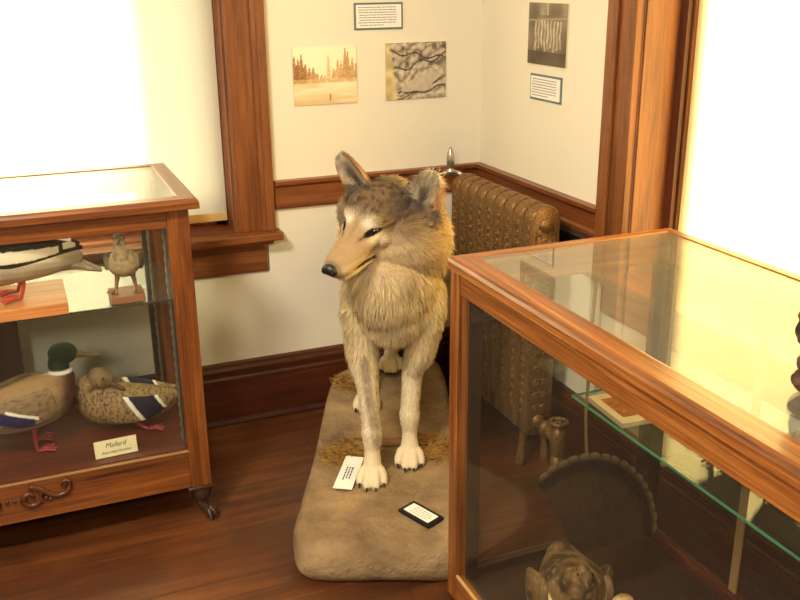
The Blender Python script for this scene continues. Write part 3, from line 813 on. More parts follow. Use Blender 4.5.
# folded tent card: two leaves
bm = B()
box(bm, -w/2, w/2, -h/2, h/2, .004, .0055, 0, 0, M)
obj('card_stock', bm, PAPER, t)
bm = B(); r = random.Random(3)
for row, (yy, n) in enumerate(((.010, 6), (-.004, 5), (-.016, 3))):
    pass
for row in range(3):
    xx = -w*.16+row*w*.15; y = -h*.16
    while y < h*.20: 
        l = r.uniform(.008, .018); box(bm, xx-.0022, xx+.0022, y, y+l, .0056, .0060, 0, 0, M); y += l+.004
obj('printed_text', bm, INKD, t)
M, w, h = flat_card('c', [(-.742, -1.020), (-.690, -1.138), (-.748, -1.176), (-.792, -1.062)], .002, '', '')
t = thing('framed_label', tuple(M.translation-V((0, 0, .004))), 'small black framed white label lying at the front of the rock', 'label')
bm = B(); box(bm, -w/2, w/2, -h/2, h/2, -.003, .006, .0015, 0, M); obj('frame', bm, BLACK, t)
bm = B(); box(bm, -w*.40, w*.40, -h*.34, h*.34, .006, .0072, 0, 0, M); obj('paper', bm, PAPER, t)
bm = B()
for row in range(4):
    x = -w*.28+r.uniform(0, .008); yy = h*.2-row*h*.13
    while x < w*.27: l = r.uniform(.006, .014); box(bm, x, x+l, yy-.0008, yy+.0008, .0072, .0076, 0, 0, M); x += l+.003
obj('printed_text', bm, INK, t)

# ------------------------------------------------------------------ WOLF
# local axes: S = wolf's left (seen from the front: to the right), A = backwards along the body
A3 = V((.40, .915, 0)).normalized(); S3 = V((A3.y, -A3.x, 0)); FP = V((-.72, -.80, 0))
def wp(s, b, z): return FP+S3*s+A3*b+V((0, 0, z))
def wsec(s, b, z, w, h): p = wp(s, b, z); return (p.x, p.y, p.z, w, h)
# head pose
HO = V((-.832, -.882, .979)); HS = 1.13
def head_axes(y, p, r):
    f = -A3; sr = S3; u = V((0, 0, 1))
    f1 = f*math.cos(y)-sr*math.sin(y); s1 = sr*math.cos(y)+f*math.sin(y)
    f2 = f1*math.cos(p)-u*math.sin(p); u1 = u*math.cos(p)+f1*math.sin(p)
    return s1*math.cos(r)+u1*math.sin(r), f2, u1*math.cos(r)-s1*math.sin(r)
HX, HY, HZ = head_axes(.56, .28, -.156)
HR = Matrix(((HX.x, HY.x, HZ.x), (HX.y, HY.y, HZ.y), (HX.z, HY.z, HZ.z)))
HM = Matrix.Translation(HO) @ HR.to_4x4() @ Matrix.Scale(HS, 4)
WOLF = thing('wolf', tuple(wp(0, .3, .14)), 'grey and cream mounted wolf standing on the sandy rock base', 'wolf')
ZF = {}
def ground(s, b): p = wp(s, b, 0); return rz(p.x, p.y)
PAWS = [(-.057, -.075, -.10, 'f'), (.062, .035, -.04, 'f'), (-.098, .385, -.05, 'h'), (-.018, .665, -.08, 'h')]
TOES = ((-.036, -.020), (-.0135, -.048), (.0135, -.048), (.036, -.020))
bm = B()
X = (1, 0, 0)
# trunk
loft(bm, [wsec(.012, -.070, .70, .065, .085), wsec(.012, -.030, .70, .118, .135), wsec(.014, .05, .715, .150, .165), wsec(.012, .20, .715, .142, .172), wsec(.010, .36, .715, .128, .150),
          wsec(.005, .48, .725, .118, .128), wsec(0, .57, .735, .118, .128), wsec(0, .65, .715, .090, .105), wsec(0, .69, .70, .045, .06)], S3, 24, 4)
# neck and mane
hn = HM @ V((0, -.10, -.035)); hn2 = HM @ V((0, -.06, -.04))
loft(bm, [wsec(.010, .16, .76, .154, .150), wsec(.014, .07, .85, .170, .142), wsec(.018, .0, .925, .164, .130), (hn.x, hn.y, hn.z, .112, .105), (hn2.x, hn2.y, hn2.z, .07, .07)], S3, 24, 5)
ell(bm, wp(.014, -.015, .79), (.138, .105, .18))
for s in (-1, 1): ell(bm, wp(.012+s*.095, .05, .68), (.062, .085, .15))
# front legs
for i, (s, b, fo, k) in enumerate(PAWS):
    g = ground(s, b); sg = -1 if i in (0, 2) else 1
    if k == 'f':
        top = -.088 if sg < 0 else .112; tb = .05
        loft(bm, [wsec(top, tb, .66, .062, .085), wsec(top*.5+s*.5+sg*.012, .05*.6+b*.4, .54, .046, .058), wsec(s+sg*.012, b+.045, .44, .034, .040), wsec(s+sg*.003, b+.035, g+.20, .029, .031), wsec(s, b+.03, g+.155, .032, .033),
                  wsec(s, b+.03, g+.10, .0255, .027), wsec(s, b+.02, g+.06, .028, .028), wsec(s, b+.005, g+.034, .033, .025), wsec(s, b-.008, g+.026, .026, .018)], S3, 16, 5)
    else:
        hx = -.075 if sg < 0 else .070; hb = b*.5+.60*.5 if sg < 0 else .64
        loft(bm, [wsec(hx, .58, .70, .062, .10), wsec(hx*.85+s*.15, hb-.05, .56, .056, .085), wsec(s*.4+hx*.6, min(b+.02, .64), .46, .040, .055), wsec(s*.7+hx*.3, min(b+.08, .70), .38, .028, .034), wsec(s, min(b+.11, .745), g+.175, .023, .028),
                  wsec(s, min(b+.075, .73), g+.11, .021, .024), wsec(s, b+.05, g+.055, .024, .024), wsec(s, b+.01, g+.03, .032, .024), wsec(s, b-.01, g+.024, .030, .02)], S3, 16, 5)
    # toes
    for tx, tf in TOES:
        c = wp(s+tx, b+tf, g+.019); p2 = wp(s+tx*.6, b+.02, g+.036)
        tube(bm, [tuple(p2), tuple((p2+c)/2+V((0, 0, .010))), tuple(c), tuple(wp(s+tx*1.06, b+tf-.016, g+.011))], [.012, .0150, .0155, .010], 10, 3)
# tail
loft(bm, [wsec(0, .66, .74, .035, .035), wsec(0, .715, .66, .038, .038), wsec(0, .735, .52, .040, .040), wsec(0, .73, .42, .034, .034), wsec(0, .72, .36, .012, .012)], S3, 14, 4)
# head (local coordinates)
loft(bm, [(0, -.175, -.01, .045, .04), (0, -.15, .0, .068, .056), (0, -.11, .004, .080, .066), (0, -.07, .002, .080, .068), (0, -.035, -.006, .070, .060), (0, -.005, -.018, .057, .048), (0, .022, -.030, .047, .041),
          (0, .055, -.043, .044, .037), (0, .09, -.050, .041, .034), (0, .122, -.054, .035, .030), (0, .140, -.055, .022, .020)], X, 24, 4, HM)
loft(bm, [(0, -.06, -.066, .056, .034), (0, -.01, -.078, .044, .024), (0, .035, -.087, .034, .017), (0, .075, -.093, .027, .014), (0, .108, -.095, .017, .010)], X, 16, 4, HM)
for s in (-1, 1):
    ell(bm, V((s*.032, -.018, .024)), (.025, .028, .018), M=HM)          # brow
    ell(bm, V((s*.050, -.040, -.036)), (.026, .042, .034), M=HM)           # cheek bone
    ell(bm, V((s*.072, -.085, -.040)), (.046, .052, .062), M=HM)          # ruff
    ell(bm, V((s*.018, .10, -.066)), (.016, .032, .014), M=HM)            # lip pads
# ears: cupped shells
EARS = []
def ear(base, tip, face, hw, hgt_curve):
    base, tip, face = V(base), V(tip), V(face).normalized(); u = (tip-base); Ln = u.length; u.normalize()
    f = (face-u*face.dot(u)).normalized(); sd = u.cross(f); nu, nv = 14, 14
    EARS.append((np.array(base), np.array(u), np.array(f), np.array(sd), Ln, hw))
    def pt(a, v, off):
        wv = hw*(1-.12*v)*(1-v**3.2)**.5 if v < 1 else 0
        cup = .030*(1-v*.55)
        x = wv*math.sin(a*1.15)/math.sin(1.15); d = -cup*1.15*(math.cos(a*1.5)) + .010
        return base+u*(v*Ln)+sd*(x*(1+off*6))+f*(d-off*1.0)
    ins = [[bm.verts.new(HM@pt(-1+2*i/nu, min(.985, j/nv), 0)) for i in range(nu+1)] for j in range(nv+1)]
    outr = [[bm.verts.new(HM@(pt(-1+2*i/nu, min(.985, j/nv), .010*(1.1-.5*j/nv)))) for i in range(nu+1)] for j in range(nv+1)]
    for j in range(nv):
        for i in range(nu):
            bm.faces.new((ins[j][i], ins[j][i+1], ins[j+1][i+1], ins[j+1][i])); bm.faces.new((outr[j][i], outr[j+1][i], outr[j+1][i+1], outr[j][i+1]))
        bm.faces.new((ins[j][0], ins[j+1][0], outr[j+1][0], outr[j][0])); bm.faces.new((ins[j][nu], outr[j][nu], outr[j+1][nu], ins[j+1][nu]))
    for i in range(nu):
        bm.faces.new((ins[nv][i], ins[nv][i+1], outr[nv][i+1], outr[nv][i])); bm.faces.new((ins[0][i], outr[0][i], outr[0][i+1], ins[0][i+1]))
ear((-.050, -.085, .032), (-.128, -.100, .128), (-.25, 1, .10), .050, 1)
ear((.098, -.110, .005), (.140, -.135, .128), (-.25, 1, .0), .056, 1)
wme = organic(bm, .0045, 2)

HRi = np.array(HR.inverted()); HOa = np.array(HO)
def head_local(P): return (P-HOa) @ HRi.T / HS
def body_local(P):
    d = P-np.array(FP); return d@np.array(S3), d@np.array(A3), d[:, 2]
def wolf_color(P, rnd=0):
    L = head_local(P); x, y, z = L.T; ax = np.abs(x); s, b, wz = body_local(P); n = len(P)
    n1 = vnoise(P, 22, 1); n2_ = vnoise(P, 55, 2); n3 = vnoise(P, 9, 3)
    # ---- body
    c = np.tile(nlin((222, 200, 152)), (n, 1))
    c = mixc(c, (176, 154, 124), sst(.45, .75, n1)*.5*sst(.5, .66, wz))               # blotches on chest
    c = mixc(c, (126, 110, 94), sst(-.07, -.135, s)*sst(.72, .86, wz)*.9)               # grey right shoulder side
    c = mixc(c, (232, 204, 148), sst(.10, .16, s)*sst(.62, .8, wz)*.7)  # yellow window light painted into the fur on this neck side
    c = mixc(c, (136, 104, 70), np.exp(-((s-.085-.25*(wz-.9))/.022)**2)*sst(.74, .84, wz)*sst(1.02, .98, wz)*(b < .2)*.75)
    c = mixc(c, (110, 96, 80), sst(.12, .3, b)*sst(.70, .80, wz)*(.6+.4*n1))           # grey back
    c = mixc(c, (196, 176, 146), sst(.12, .3, b)*sst(.62, .55, wz)*.5)
    c = mixc(c, (240, 222, 184), sst(.60, .45, wz))                                     # pale legs
    c = mixc(c, (150, 118, 84), sst(.3, .45, b)*sst(.30, .5, wz)*.5)
    lg = (b < .1)*(wz < .56)
    c = mixc(c, (146, 124, 104), lg*sst(.018, .006, np.abs(s+.048-(wz-.3)*-.12))*sst(.22, .28, wz)*(.4+.5*n2_))
    c = mixc(c, (90, 74, 58), (b > .7)*sst(.6, .4, wz)*(s > -.06)*.4*(wz > .3))
    # ---- head
    hw_ = sst(-.19, -.12, y)*sst(.20, .15, ax)*sst(-.16, -.11, z)*sst(.25, .2, y)
    h = np.tile(nlin((184, 160, 124)), (n, 1))
    h = mixc(h, (120, 98, 72), sst(-.005, .022, z)*sst(.02, -.02, y))                      # crown
    h = mixc(h, (72, 58, 46), sst(.0, .03, z)*sst(.02, -.02, y)*sst(.45, .75, vnoise(P, 90, 6))*.85)
    h = mixc(h, (112, 98, 84), sst(-.02, -.06, x)*sst(-.0, -.03, y)*.6)
    h = mixc(h, (96, 84, 76), sst(.035, .06, x)*sst(-.025, -.05, y)*sst(-.01, .012, z)*.75) # bluish grey patch before the ear
    h = mixc(h, (176, 148, 112), sst(.0, .03, y)*sst(-.045, -.028, z)*sst(.05, .03, ax))  # bridge
    h = mixc(h, (160, 126, 88), sst(.012, .0, ax)*sst(.0, .02, y)*sst(.08, .05, y)*.6)
    h = mixc(h, (226, 200, 156), sst(.03, .06, y)*sst(-.035, -.05, z))                   # muzzle sides
    h = mixc(h, (222, 194, 148), sst(-.035, -.055, z)*sst(.03, .0, y)*.8)                 # lower cheek
    h = mixc(h, (236, 212, 168), sst(-.066, -.076, z)*sst(.0, .03, y))                   # lower jaw
    e1 = np.exp(-(((ax-.046)/.018)**2+((y-.006)/.022)**2+((z+.017)/.012)**2)); h = mixc(h, (246, 232, 202), np.clip(e1*1.5, 0, 1))
    e2 = np.exp(-(((ax-.030)/.016)**2+((y-.004)/.020)**2+((z-.020)/.010)**2)); h = mixc(h, (244, 228, 196), np.clip(e2*1.4, 0, 1))
    h = mixc(h, (126, 100, 72), sst(.05, .065, ax)*sst(.0, -.03, y)*sst(-.03, -.015, z)*sst(.02, .005, z)*.6)
    # dark streak from eye to ear
    h = mixc(h, (60, 46, 34), np.exp(-((z-(.002+.25*(ax-.05)))/.0045)**2)*sst(.050, .056, ax)*sst(-.10, -.08, y)*sst(.01, -.005, y)*.85)
    # eye rims
    er = np.sqrt(((ax-.0425)/.0140)**2+((z-.002-(ax-.0425)*.10)/.0088)**2)
    h = mixc(h, (34, 24, 18), sst(1.12, .95, er)*(y > -.03))
    h = mixc(h, (60, 44, 32), np.exp(-(((ax-.027)/.006)**2+((z+.006)/.004)**2))*(y > 0)*.8)
    # mouth line
    ml = np.abs(z+.0815-.10*np.clip(.05-y, 0, .1)); h = mixc(h, (48, 32, 26), sst(.0042, .0018, ml)*(y > .004)*(y < .125))
    h = mixc(h, (70, 52, 40), sst(.128, .136, y)*sst(-.075, -.065, z)*.5)
    cheek = sst(-.05, -.10, y)*sst(.02, -.02, z)
    h = mixc(h, (208, 172, 118), cheek*.6*(x > 0)); h = mixc(h, (140, 122, 102), cheek*.7*(x < 0))
    c = c*(1-hw_[:, None])+h*hw_[:, None]
    # ---- ears
    for k, (eb, eu, ef, es, Ln, ehw) in enumerate(EARS):
        d = L-eb; v = d@eu/Ln; q = d@es; f = d@ef
        inside = (v > .05)*(v < 1.10)*(np.abs(q) < ehw*1.3)*(np.abs(f) < .055)*(z > .040)
        rim = -.0345*(1-v*.55)*np.cos(np.clip(q/ehw, -1, 1)*1.5)+.010
        med = q*(1 if k == 0 else -1)*np.sign(es@np.array([1., 0, 0]))
        back = (f < rim-.0055)|(med > ehw*.30 if k == 0 else (med < -ehw*.55))|(np.abs(q) > ehw*.86*np.sqrt(np.clip(1-np.clip(v, 0, 1)**3.2, 0, 1)))
        inn = mixc(np.tile(nlin((206, 186, 152)), (n, 1)), (52, 40, 34), sst(.022, .004, np.abs(med-.014*(1 if k else -1)))*sst(.95, .5, v)*.95)  # shade inside the ear hollow painted as dark fur
        inn = mixc(inn, (120, 100, 84), sst(.45, .8, n2_)*.5)
        bk = mixc(np.tile(nlin((190, 144, 92)), (n, 1)), (134, 98, 62), sst(.4, .8, n1)*.5)
        m = inside.astype(float)*sst(.12, .28, v)*(1-(back*(med > 0) if k == 1 else 0))*sst(.026, .014, np.abs(f-rim))
        e = np.where(back[:, None], bk, inn)
        c = c*(1-m[:, None])+e*m[:, None]
    return c
P = coords(wme); cw = wolf_color(P)
set_col(wme, cw*.8)
# fur: roots sampled over the finished skin
nP = len(wme.polygons); area_ = np.empty(nP); wme.polygons.foreach_get('area', area_)
cen = np.empty(nP*3); wme.polygons.foreach_get('center', cen); cen = cen.reshape(-1, 3)
nor = np.empty(nP*3); wme.polygons.foreach_get('normal', nor); nor = nor.reshape(-1, 3)
L = head_local(cen); s_, b_, z_ = body_local(cen)
headw = sst(-.16, -.11, L[:, 1])*sst(-.14, -.10, L[:, 2])*sst(.18, .14, np.abs(L[:, 0]))
wgt = area_*(1+2.2*headw)*(1-.55*sst(.25, .5, b_)); wgt /= wgt.sum()
NB = 120000
idx = rng.choice(nP, NB, p=wgt)
jit = rng.normal(0, 1, (NB, 3))*.0022; Nn = nor[idx]; jit -= Nn*(jit*Nn).sum(1)[:, None]
R = cen[idx]+jit-Nn*.0010
L = head_local(R); x, y, z = L.T; s_, b_, z_ = body_local(R); hw_ = headw[idx]
muz = sst(.0, .035, y)*hw_; face = sst(-.045, -.01, y)*hw_; earm = (z > .055)*hw_
ln = .028*np.ones(NB)
ln = np.where(z_ < .52, .013+.015*sst(.42, .56, z_), ln)
ln = np.where(z_ < .235, .006, ln)
ln = ln*(1+.35*sst(.66, .76, z_)*sst(.2, .0, b_))
ruff = sst(.065, .085, np.abs(x))*sst(-.03, -.07, y)*sst(.03, .0, z)
hl = .014+.016*ruff; hl = hl*(1-face)+.0115*face; hl = hl*(1-muz)+.0065*muz; hl = np.where(earm > .5, .0075, hl)
ln = ln*(1-hw_)+hl*hw_
ln *= .65+.7*rng.random(NB)
# combing direction
Aa, Sa = np.array(A3), np.array(S3); Y_, Z_ = np.array(HY), np.array(HZ)
down = np.array([0, 0, -1.]); fl = np.tile(down, (NB, 1))+.25*Aa
back = sst(.15, .3, b_)*sst(.5, .6, z_)
fl = fl*(1-back[:, None])+(Aa+down*.5)*back[:, None]
neck = sst(.75, .85, z_)*(1-back); fl += (neck*.5)[:, None]*Aa
hf = -Y_[None, :]*1.0+(-.15*Z_)[None, :]; hf = hf+np.where((z < 0)[:, None], -.5*Z_[None, :], 0)
hf = np.where((earm > .5)[:, None], Z_[None, :]*1.0, hf)
fl = fl*(1-hw_[:, None])+hf*hw_[:, None]
fl = fl+rng.normal(0, .16, (NB, 3)) + (np.stack([vnoise(R, 14, 5), vnoise(R, 14, 6), vnoise(R, 14, 7)], 1)-.5)*.32
fl -= Nn*(fl*Nn).sum(1)[:, None]; fl /= np.linalg.norm(fl, axis=1)[:, None]+1e-9
lift = .30*(1-hw_)+hw_*(.24+.35*ruff)
lift = np.where(z_ < .3, .25, lift)*(.7+.6*rng.random(NB))
D = fl+Nn*lift[:, None]; D /= np.linalg.norm(D, axis=1)[:, None]
# keep eyes, nose and lips clear
er = np.sqrt(((np.abs(x)-.0425)/.0150)**2+((z-.002)/.0095)**2)
keep = ~((er < 1)*(y > -.03)*(y < .04)) & ~((y > .132)*(z > -.075)) & (R[:, 2] > .10)
C0 = wolf_color(R); C0 = C0*(.74+.52*rng.random(NB))[:, None]*(1-.22*muz*(rng.random(NB) < .3))[:, None]
tip = C0*1.12
dark = (rng.random(NB) < .16*(1-muz)*(z_ > .62))
tip = np.where(dark[:, None], C0*.5, tip)
wid = .0021*(1-.45*hw_)*(1-.3*(z_ < .3))
k = keep
curl = (down*.10)[None, :]*(1-hw_[:, None])+rng.normal(0, .05, (NB, 3))
wo = from_mesh('body', wme, SKINM, WOLF); wo['label'] = 'continuous wolf body under the coat'
fo = blades_mesh('fur', R[k], D[k], ln[k], wid[k], Nn[k], C0[k], tip[k], curl[k], FURM, WOLF); fo['kind'] = 'stuff'
# eyes, nose, claws, mouth
for s in (-1, 1):
    bm = B(); ell(bm, V((s*.0420, .0015, .0015)), (.0105, .0118, .0078), rot=Matrix.Rotation(-s*.12, 3, 'Y'), M=HM, seg=20); obj('eye', bm, EYEM, WOLF, smooth=True)['label'] = 'dark brown glass eye'
bm = B(); ell(bm, V((0, .147, -.046)), (.0200, .0135, .0150), M=HM, seg=20); 
for s in (-1, 1): ell(bm, V((s*.012, .148, -.050)), (.010, .011, .011), M=HM)
nm = organic(bm, .0016, 3); from_mesh('nose', nm, NOSEM, WOLF)['label'] = 'black nose'
for i, (s, b, fo_, kk) in enumerate(PAWS):
    g = ground(s, b)
    for tx, tf in TOES:
        bm = B(); tube(bm, [tuple(wp(s+tx*1.06, b+tf-.015, g+.012)), tuple(wp(s+tx*1.1, b+tf-.024, g+.010)), tuple(wp(s+tx*1.12, b+tf-.031, g+.004))], [.0042, .0036, .0012], 8, 3)
        obj('claw', bm, CLAWM, WOLF, smooth=True)

# ------------------------------------------------------------------ BIRDS
def bird(name, loc, yaw, label, cat, body, neck, head, bill, colorfn, scale=1, legs=(), legm=TANLEG, billm=BROWNBILL, eyes=(), wings=(), tail=None, footlen=.04, voxel=.0035, group=None, foot=True, webbed=False, extra=None):
    """local axes: x forward, y left, z up; (x,y,z,halfwidth,halfheight) sections"""
    t = thing(name, loc, label, cat, group)
    M = Matrix.Translation(loc) @ Matrix.Rotation(yaw, 4, 'Z') @ Matrix.Scale(scale, 4)
    Mi = np.array(M.inverted())
    loc_ = lambda P: (np.c_[P, np.ones(len(P))] @ Mi.T)[:, :3]
    bm = B(); loft(bm, body, (0, 1, 0), 20, 4, M)
    if neck: loft(bm, neck, (0, 1, 0), 16, 5, M)
    for c, r, tilt in head: ell(bm, V(c), r, rot=Matrix.Rotation(tilt, 3, 'Y'), M=M)
    for p in (extra or ()): loft(bm, p, (0, 1, 0), 14, 4, M)
    me = organic(bm, voxel*scale, 2); Lc = loc_(coords(me)); set_col(me, colorfn(Lc, 'body')); from_mesh('body', me, FEATH, t)
    for w in wings:
        bm = B(); loft(bm, w, (0, 1, 0), 12, 5, M); me = organic(bm, voxel*scale*.8, 1)
        set_col(me, colorfn(loc_(coords(me)), 'wing')); from_mesh('wing', me, FEATH, t)
    if tail:
        bm = B(); loft(bm, tail, (0, 1, 0), 12, 4, M); me = organic(bm, voxel*scale*.8, 1)
        set_col(me, colorfn(loc_(coords(me)), 'tail')); from_mesh('tail', me, FEATH, t)
    if bill:
        bm = B(); loft(bm, bill, (0, 1, 0), 12, 4, M); obj('bill', bm, billm, t, smooth=True)
    for c, r in eyes:
        bm = B(); ell(bm, V(c), (r, r, r), M=M, seg=10); obj('eye', bm, EYEM, t, smooth=True)
    for pts, fy in legs:
        bm = B(); tube(bm, pts, [.0085, .006, .005, .0055][:len(pts)], 8, 3, M)
        if foot:
            f = V(pts[-1]); 
            for a in (-.45, 0, .45):
                d = V((math.cos(a+fy), math.sin(a+fy), 0))
                tube(bm, [tuple(f), tuple(f+d*footlen*.5+V((0, 0, .004))), tuple(f+d*footlen+V((0, 0, 0)))], [.005, .0045, .003], 6, 3, M)
            if webbed:
                d0, d1 = [V((math.cos(a+fy), math.sin(a+fy), 0)) for a in (-.45, .45)]
                pts3 = [M@(f+V((0, 0, .001))), M@(f+d0*footlen*.95), M@(f+V((math.cos(fy), math.sin(fy), 0))*footlen*.95), M@(f+d1*footlen*.95)]
                poly_prism(bm, pts3, (0, 0, .002))
        obj('leg', bm, legm, t, smooth=True)
    return t
def speck(L, s, seed): return vnoise(L, s, seed)
def base_c(L, rgb): return np.tile(nlin(rgb), (len(L), 1))

# mallard drake (faces right, +X)
def drake_c(L, part):
    x, y, z = L.T; a = speck(L*[1, 1, 2.2], 90, 1); b2 = speck(L, 30, 2)
    c = base_c(L, (138, 112, 80))
    if part == 'body':
        c = mixc(c, (112, 88, 60), sst(.4, .8, a)*.6)
        c = mixc(c, (150, 136, 112), sst(.14, .09, z)*sst(.13, .08, x))
        c = mixc(c, (74, 44, 28), sst(.065, .10, x)*sst(.25, .23, z))                # chestnut breast
        c = mixc(c, (150, 116, 74), sst(.115, .075, x)*sst(.16, .20, z)*.6)
        c = mixc(c, (232, 228, 214), sst(.226, .230, z)*(z < .240))                     # white collar
        c = mixc(c, (12, 54, 36), sst(.237, .241, z)); c = mixc(c, (8, 28, 22), sst(.237, .241, z)*sst(.4, .8, b2)*.5)
        c = mixc(c, (28, 24, 22), sst(-.17, -.20, x))
        return c
    if part == 'tail': return base_c(L, (200, 190, 168))
    c = mixc(base_c(L, (134, 110, 80)), (96, 74, 52), sst(.4, .8, a)*.7)
    u = x+.6*(z-.16)
    kk = z-.138+.38*x
    c = mixc(c, (236, 232, 218), (np.abs(kk) < .0055)*(x > -.075)*(x < .012)*1.0)
    c = mixc(c, (34, 34, 78), (kk < -.004)*(kk > -.045)*(x > -.115)*(x < .0)*1.0)
    return c
bird('mallard_drake', (-1.782, -.44, .253), .06, 'green headed mallard drake with white collar standing at lower left in the smaller case', 'duck',
     body=[(-.20, 0, .125, .03, .02), (-.15, 0, .130, .058, .046), (-.06, 0, .135, .078, .068), (.03, 0, .150, .078, .075), (.085, 0, .170, .062, .062), (.115, 0, .180, .03, .03)],
     neck=[(.065, 0, .17, .05, .055), (.095, 0, .205, .036, .038), (.092, 0, .235, .029, .030), (.090, 0, .255, .029, .030), (.098, 0, .275, .027, .028)],
     head=[((.106, 0, .284), (.043, .030, .034), .1)], bill=[(.140, 0, .276, .014, .012), (.165, 0, .269, .012, .008), (.190, 0, .264, .0135, .005), (.208, 0, .263, .010, .003)], billm=simple('drake_bill', (112, 96, 60), .45),
     colorfn=drake_c, scale=1.06, eyes=[((.122, s*.0285, .292), .0045) for s in (-1, 1)],
     wings=[[(.055, s*.060, .165, .020, .045), (.0, s*.080, .158, .016, .052), (-.08, s*.074, .150, .014, .040), (-.17, s*.040, .150, .010, .018), (-.215, s*.018, .150, .005, .006)] for s in (-1, 1)],
     tail=[(-.17, 0, .135, .040, .014), (-.225, 0, .145, .034, .008), (-.265, 0, .152, .016, .004)],
     legs=[([(.0, s*.035, .09), (-.005, s*.037, .05), (-.002, s*.038, .006)], .0) for s in (-1, 1)], legm=PINKLEG, footlen=.055, webbed=True)

# mallard hen, head turned back over the shoulder
def hen_c(L, part):
    x, y, z = L.T; a = speck(L*[1.6, 1, 1], 190, 3); b2 = speck(L, 45, 5); g = np.abs(np.sin(x*170+6*b2)*np.sin((z+y)*230+5*a))
    c = base_c(L, (150, 122, 80)); c = mixc(c, (66, 46, 28), sst(.35, .75, a*.6+g*.4)*.9)
    if part == 'body':
        c = mixc(c, (176, 146, 98), sst(.20, .14, x*-1+.30)*0+sst(.09, .13, x)*sst(.16, .2, z)*.5)
        hd = sst(.178, .188, z); c = mixc(c, (126, 104, 74), hd*.8); c = mixc(c, (84, 62, 40), hd*sst(.5, .7, b2)*.6)
        c = mixc(c, (26, 20, 16), sst(.14, .17, z)*sst(.155, .145, z)*0)
        return c
    if part == 'tail': return mixc(c, (196, 180, 150), sst(.5, .7, b2)*.6)
    k = x-.55*(z-.09)       # slanted speculum
    c = mixc(c, (24, 26, 44), (k > -.105)*(k < -.030)*1.0)
    c = mixc(c, (232, 226, 206), ((np.abs(k+.024) < .0075)+(np.abs(k+.110) < .005))*1.0)
    c = mixc(c, (196, 178, 138), (k < -.118)*sst(.08, .065, z)*.8)
    return c
bird('mallard_hen', (-1.492, -.395, .253), PI-.10, 'mottled brown mallard hen resting with head turned over her back beside the drake', 'duck',
     body=[(-.165, 0, .085, .02, .02), (-.11, 0, .078, .055, .045), (-.03, 0, .078, .078, .062), (.05, 0, .085, .080, .070), (.105, 0, .095, .062, .062), (.14, 0, .105, .03, .035)],
     neck=[(.10, 0, .10, .045, .05), (.125, .006, .145, .036, .036), (.108, .014, .175, .028, .028), (.085, .020, .182, .024, .024)],
     head=[((.072, .024, .190), (.044, .031, .034), -.35)], bill=[(.042, .030, .170, .012, .010), (.022, .034, .158, .011, .007), (.004, .037, .149, .012, .004)], billm=BROWNBILL,
     colorfn=hen_c, scale=1.0, eyes=[((.064, .0545, .197), .004)],
     wings=[[(.075, s*.058, .098, .020, .040), (.02, s*.082, .092, .014, .048), (-.06, s*.076, .088, .012, .042), (-.12, s*.048, .095, .009, .024), (-.165, s*.026, .105, .005, .006)] for s in (-1, 1)],
     tail=[(-.13, 0, .085, .040, .014), (-.16, 0, .092, .034, .008), (-.175, 0, .095, .016, .004)],
     legs=[([(-.02, s*.045, .03), (-.04, s*.055, .015), (-.06, s*.065, .006)], PI) for s in (1,)]+[([(-.02, -.045, .03), (-.03, -.05, .015), (-.03, -.055, .006)], 0)], legm=PINKLEG, footlen=.05, webbed=True)

# black and white duck on the plank above
def merg_c(L, part):
    x, y, z = L.T; a = speck(L*[1, 1, 2], 80, 7); b2 = speck(L, 26, 8)
    if part == 'body':
        c = mixc(base_c(L, (206, 192, 164)), (150, 138, 118), sst(.4, .75, b2)*.6)
        c = mixc(c, (146, 132, 112), sst(.12, .10, z)*sst(.0, -.05, x)*.6)
        c = mixc(c, (34, 28, 30), sst(.150, .160, z)*(x < .13)); c = mixc(c, (20, 44, 34), sst(.20, .215, z)*sst(.12, .14, x))
        return c
    if part == 'tail': return mixc(base_c(L, (160, 146, 124)), (196, 180, 150), sst(.4, .6, np.sin(y*500)*.5+.5))
    c = base_c(L, (36, 30, 32))
    c = mixc(c, (236, 226, 200), ((z < .158-.06*np.maximum(-x, 0))*(z > .122+.1*np.maximum(-x-.03, 0))*(x > -.115)*(x < .09))*1.0)
    c = mixc(c, (236, 226, 200), ((np.abs(z-.146) < .010)*(x < -.128)*(x > -.165))*1.0)
    return c
bird('black_and_white_duck', (-1.765, -.54, .787), PI+.10, 'black and white duck with red legs standing on the oak plank on the upper shelf', 'duck',
     body=[(-.18, 0, .095, .030, .022), (-.13, 0, .102, .052, .042), (-.06, 0, .112, .074, .062), (.04, 0, .118, .080, .072), (.11, 0, .135, .058, .052), (.15, 0, .145, .03, .03)],
     neck=[(.11, 0, .14, .045, .045), (.155, 0, .185, .030, .030), (.165, 0, .225, .024, .024), (.178, 0, .24, .024, .024)],
     head=[((.19, 0, .245), (.040, .026, .027), .1)], bill=[(.222, 0, .240, .008, .008), (.25, 0, .236, .006, .005), (.275, 0, .232, .004, .003)], billm=REDLEG,
     colorfn=merg_c, scale=1.0, eyes=[((.20, s*.024, .252), .0045) for s in (-1, 1)],
     wings=[[(.10, s*.050, .150, .018, .036), (.03, s*.074, .150, .014, .046), (-.06, s*.068, .148, .012, .036), (-.14, s*.042, .140, .008, .018), (-.185, s*.024, .128, .005, .006)] for s in (-1, 1)],
     tail=[(-.13, 0, .092, .040, .022), (-.185, 0, .068, .034, .015), (-.235, 0, .045, .018, .006)],
     legs=[([(-.01, s*.032, .08), (-.012, s*.034, .045), (.0, s*.036, .005)], 0) for s in (-1, 1)], legm=REDLEG, footlen=.055, webbed=True)
bm = B(); box(bm, -2.16, -1.640, -.650, -.40, .7515, .785, .003)
o = obj('wooden_plank', bm, PLINTH['X'], None); props(o, 'light oak plank on the glass shelf under the black and white duck', 'plank')

